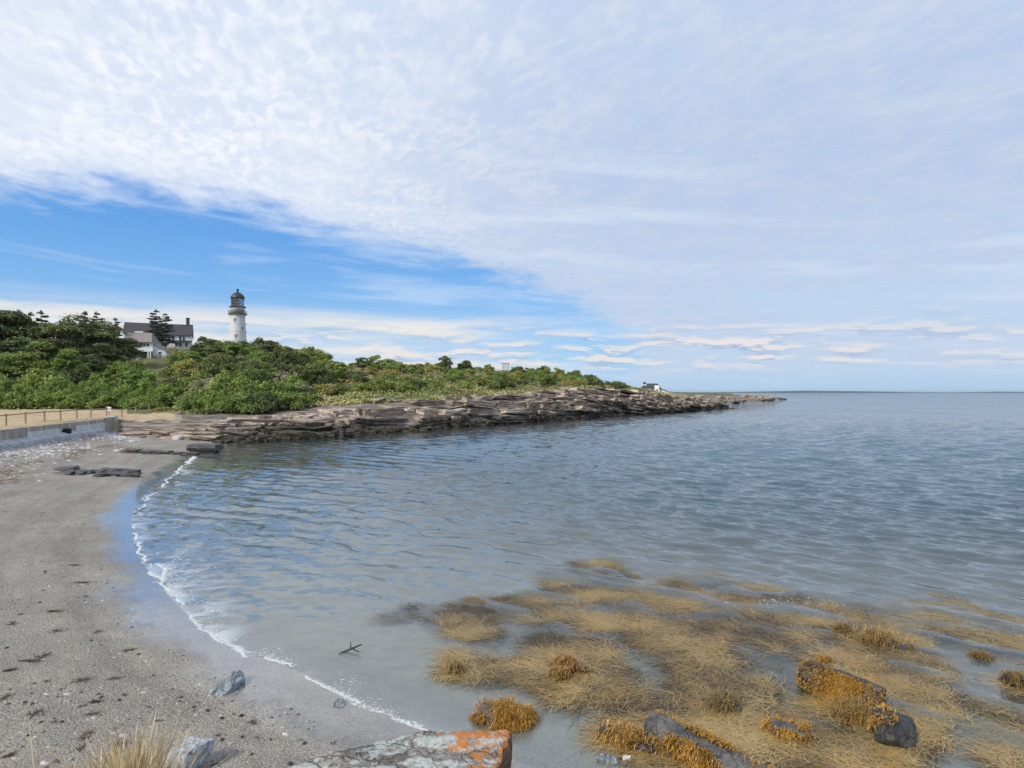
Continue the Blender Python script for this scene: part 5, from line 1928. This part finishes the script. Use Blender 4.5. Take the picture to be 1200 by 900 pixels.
# big crowns at the left
tree_px('broad0', 'dark', 8, 363, 132, "tall very dark rounded tree at the left edge", None, "tree", 1.35)
tree_px('broad1', 'dark', 26, 372, 138, "dark tall tree second from the left edge", None, "tree", 1.3)
tree_px('broad2', 'dark', 58, 378, 141, "dark tree behind the wide layered tree", None, "tree", 1.3)
tree_px('layer0', 'dark', 92, 371, 134, "wide layered olive-dark tree spreading left of the cottage", None, "tree", 1.3, 9.0)
tree_px('layer1', 'dark', 122, 377, 140, "layered dark tree with its right side touching the cottage roof", None, "tree", .95, 9.0)
tree_px('layer2', 'dark', 152, 396, 141, "small flat-topped dark tree in front of the cottage deck", None, "tree", .85, 9.0)
tree_px('broad3', 'dark', -18, 366, 134, "dark tree cut off by the left edge", None, "tree", 1.2)
for u, v, Y, mt, lab in ((32, 412, 119, 'mid', "mid-green rounded tree low at the left below the dark ones"), (80, 408, 117, 'bright', "bright green bushy tree below the layered tree"), (6, 416, 116, 'mid', "mid-green bushy tree low at the left edge"), (108, 414, 123, 'dark', "brownish-dark shrubby tree right of the bright bushy tree"), (139, 422, 117, 'bright', "light green bushy tree below the cottage"), (158, 437, 113, 'bright', "light green low tree below the brown clearing"), (232, 402, 152, 'dark', "broad dark tree on the skyline left of the lighthouse foot"), (226, 411, 140, 'mid', "round olive tree right of the brown clearing"), (252, 404, 150, 'dark', "dark bushy tree just in front of the lighthouse foot"), (274, 400.5, 156, 'mid', "rounded tree hiding the lighthouse foot"), (316, 398, 170, 'dark', "dark rounded tree standing highest right of the lighthouse"), (335, 405, 166, 'mid', "green tree leaning right of the highest rounded tree"), (375, 421, 150, 'bright', "bright green round tree on the slope right of the grey bush"), (440, 414, 190, 'bright', "bright yellow-green rounded tree on the middle skyline"), (455, 419, 186, 'bright', "bright green tree second on the middle skyline"), (523, 415, 195, 'dark', "dark rounded tree left of the small upright tree on the skyline"), (545, 418, 194, 'dark', "dark small upright tree on the skyline left of the white shed")):
    if u < 400:
        tree_px('broad%d' % random.randint(0, 3), mt, u, v, Y, lab, None, "tree", 1.2)
    else:
        x_ = (u - 600) / F * Y
        hb = CAM_H + (HOR - v) / F * Y - float(terrain(np.array([x_]), np.array([Y]))[0])
        bush(5 if u != 545 else 3, mt, x_, Y, 1.1, (hb + .3) / 4.2, lab, "tree", None, "tree")
q = D(336, 113)
bush(2, 'grey', q[0], q[1], .95, 1.35, "grey leafless twiggy bush among the green shrubs on the slope", "bush", None, "bare_bush")

random.seed(21)
for (u, v, Y, mt) in ((48, 399, 126, 'mid'), (14, 398, 127, 'dark'), (205, 428, 124, 'dark'), (245, 425, 126, 'mid'), (286, 418, 135, 'dark'), (262, 432, 118, 'bright'), (305, 412, 146, 'mid'), (352, 413, 158, 'dark'), (400, 424, 142, 'mid'), (425, 418, 170, 'dark'), (322, 430, 122, 'mid'), (228, 440, 116, 'bright'), (196, 444, 112, 'mid'), (370, 436, 124, 'dark')):
    tree_px('broad%d' % random.randint(0, 3), mt, u, v, Y, "broad bushy tree standing out of the hillside thicket", "broad trees in the hillside thicket", "tree", 1.45)
# hedge-like row behind the dry field
rg = np.random.default_rng(3)
random.seed(11)
for k in range(46):
    u = -45 + k * 5.6 + rg.uniform(-2, 2)
    row = k % 2
    Y = 99.5 + row * 5 + rg.uniform(-1, 1)
    if u > 195:
        Y += 1
    x = D(u, Y)[0]
    bush(int(rg.integers(0, 6)), 'bright' if rg.random() < .7 else 'mid', x, Y, rg.uniform(.62, .85), rg.uniform(.75, 1.05) + row * .25, "bright green shrub in the dense row behind the dry field", "shrub", "bright green shrubs behind the dry field")
# silver-green bank of shrubs right of the field
for (u, Y, s) in ((222, 97, .8), (235, 93, .9), (250, 95, 1.1), (268, 96, 1.25), (286, 95, 1.2), (303, 97, 1.25), (320, 99, 1.1), (338, 101, 1.0), (352, 103, .85), (258, 104, 1.3), (280, 105, 1.45), (300, 107, 1.4), (322, 109, 1.3), (345, 111, 1.1), (240, 102, 1.2), (225, 105, 1.1), (222, 89, .7), (240, 88, .75), (258, 88, .85), (274, 88.5, .9), (290, 89, .9), (306, 90, .95), (322, 91, .9), (338, 93, .8), (354, 96, .7), (368, 100, .6)):
    x = D(u, Y)[0]
    bush(int(rg.integers(0, 6)), rg.choice(['mid', 'silver', 'mid', 'dark', 'bright']), x, Y, s, s * 1.05, "round leafy shrub in the big bank above the layered rocks", "shrub", "shrubs in the bank above the layered rocks")
# slope shrubs
placed = []
cnt = dict(l=0, r=0)
tries = 0
while tries < 9000:
    tries += 1
    u = rg.uniform(-40, 765)
    lo = knots(u, 3)[0] + (6 if u < 360 else 1.0)
    lo = lo if u > 205 else knots(u, 3)[0] + 10
    hi = knots(u, 6)[0] + 4
    Y = lo + (hi - lo) * rg.random() ** 1.2
    left = u < 390
    if (cnt['l'] if left else cnt['r']) >= (118 if left else 150):
        continue
    x = D(u, Y)[0]
    if 160 < u < 206 and 112 < Y < 164:
        continue
    if 125 < u < 232 and Y > 150:
        continue
    if 262 < u < 296 and Y > 215:
        continue
    if abs(u - 591) < 14 and Y > 168:
        continue
    md = 4.6 if left else rg.uniform(2.6, 5.0)
    if any((x - a) ** 2 + (Y - b) ** 2 < md * md for a, b in placed):
        continue
    placed.append((x, Y))
    if left:
        cnt['l'] += 1
        s = rg.uniform(.9, 1.45)
        mt = rg.choice(['dark', 'mid', 'bright', 'olive'], p=[.36, .36, .16, .12])
        bush(int(rg.integers(0, 6)), mt, x, Y, s, s * rg.uniform(.85, 1.25), "leafy shrub in the thicket covering the hillside below the lighthouse", "shrub", "thicket shrubs on the hillside")
    else:
        cnt['r'] += 1
        s = rg.uniform(.40, .95) * (1.15 if u < 560 else .95)
        mt = rg.choice(['dark', 'mid', 'olive', 'bright'], p=[.22, .38, .15, .25])
        bush(int(rg.integers(0, 6)), mt, x, Y, s, s * rg.uniform(.55, .95) * float(np.interp(u, [540, 650, 690, 725, 742], [1, 1.7, 1.55, .95, .6])), "low shrub in the heath on top of the rocky headland", "shrub", "low shrubs on the headland")
q = D(590, 196)
bush(4, 'mid', q[0], q[1], .75, .7, "green shrub hiding the foot of the small white shed", "shrub", None)
# small shrubs on the far point
for k in range(16):
    u = rg.uniform(775, 850)
    Y = np.interp(u, [740, 800, 860], [300, 345, 400])
    x = D(u, Y)[0]
    bush(int(rg.integers(0, 6)), 'dark', x, Y, rg.uniform(.5, .9), rg.uniform(.3, .5), "tiny dark shrub on the low far point behind the house with the cupola", "shrub", "shrubs on the far point")
q = D(196, 90)
o = bush(4, 'olive', D(194, 93)[0], 93, .55, .35, "low yellow-green clump at the corner of the field beside the rocks", "shrub", None)

# scrub and grasses covering the ground between the shrubs
rg = np.random.default_rng(17)
n = 60000
u = rg.uniform(-60, 800, n)
lo = np.where(u < 205, knots(u, 3)[0], knots(u, 2)[0] + 1)
hi = knots(u, 6)[0] + 6
Y = lo + (hi - lo) * rg.random(n) ** 1.5
x = (u - 600) / F * Y
hn = fbm(np.stack([x * .22, Y * .22], -1), 4, 19)
keep = ~((np.abs(u - 182) < 14) & (Y > 116) & (Y < 160)) & (rg.random(n) < .55 + .6 * hn + np.where(u < 380, .1, 0))
x, Y, u, hn = x[keep], Y[keep], u[keep], hn[keep]
n = len(x)
zt = terrain(x, Y)
hgt_ = np.clip(.25 + .9 * (hn + .25), .12, 1.1)
Ls = np.column_stack([x, Y, zt + rg.random(n) * hgt_])
V, T = [], []
k_ = 3
nn = rg.normal(0, .6, (n, k_, 3)) + np.array([0, -.15, .7])
nn /= np.linalg.norm(nn, axis=-1, keepdims=True)
a = np.cross(nn, rg.normal(0, 1, nn.shape))
a /= np.linalg.norm(a, axis=-1, keepdims=True)
b = np.cross(nn, a)
sz = rg.uniform(.12, .30, (n, k_, 1))
c = Ls[:, None, :] + rg.normal(0, .25, (n, k_, 3)) * np.array([1, 1, .4])
V = np.stack([c - a * sz, c - b * sz * .55, c + a * sz, c + b * sz * .55], 2).reshape(-1, 3)
tn = np.clip(.5 + .9 * fbm(np.stack([x * .1, Y * .1], -1), 4, 23) + rg.normal(0, .2, n), 0, 1)
yel = np.clip(.5 + 1.3 * fbm(np.stack([x * .06, Y * .06], -1), 3, 29) + np.where(u < 370, -.35, .1), 0, 1)
M_scrub, m = material("heath_scrub")
tn_ = m.attr('tint')
ye_ = m.attr('dry')
cs = m.mix(tn_, (.08, .115, .03), (.28, .36, .08))
cs = m.mix(ye_, cs, m.mix(tn_, (.20, .165, .06), (.52, .44, .19)))
m.out(m.pbsdf(cs, .7))
tag(mesh_np("scrub", V, np.arange(len(V)).reshape(-1, 4), M_scrub, attrs=dict(tint=np.repeat(tn, 4 * k_), dry=np.repeat(yel, 4 * k_))), kind='stuff')

# ------------------------------------------------------------------ haze over the sea
HAZE = True
if HAZE:
    M_haze, m = material("haze")
    pv = m.n('ShaderNodeVolumePrincipled')
    pv.inputs['Color'].default_value = (.62, .78, .95, 1)
    pv.inputs['Density'].default_value = 3.2e-5
    m.out(None, pv.outputs[0])
    bmx = MB().box((0, 0, 0), (1, 1, 1))
    o = bmx.build("haze", M_haze)
    o.scale = (140000, 140000, 65)
    o.location = (0, 0, -8 + 65 / 2)
    tag(o, kind='stuff')
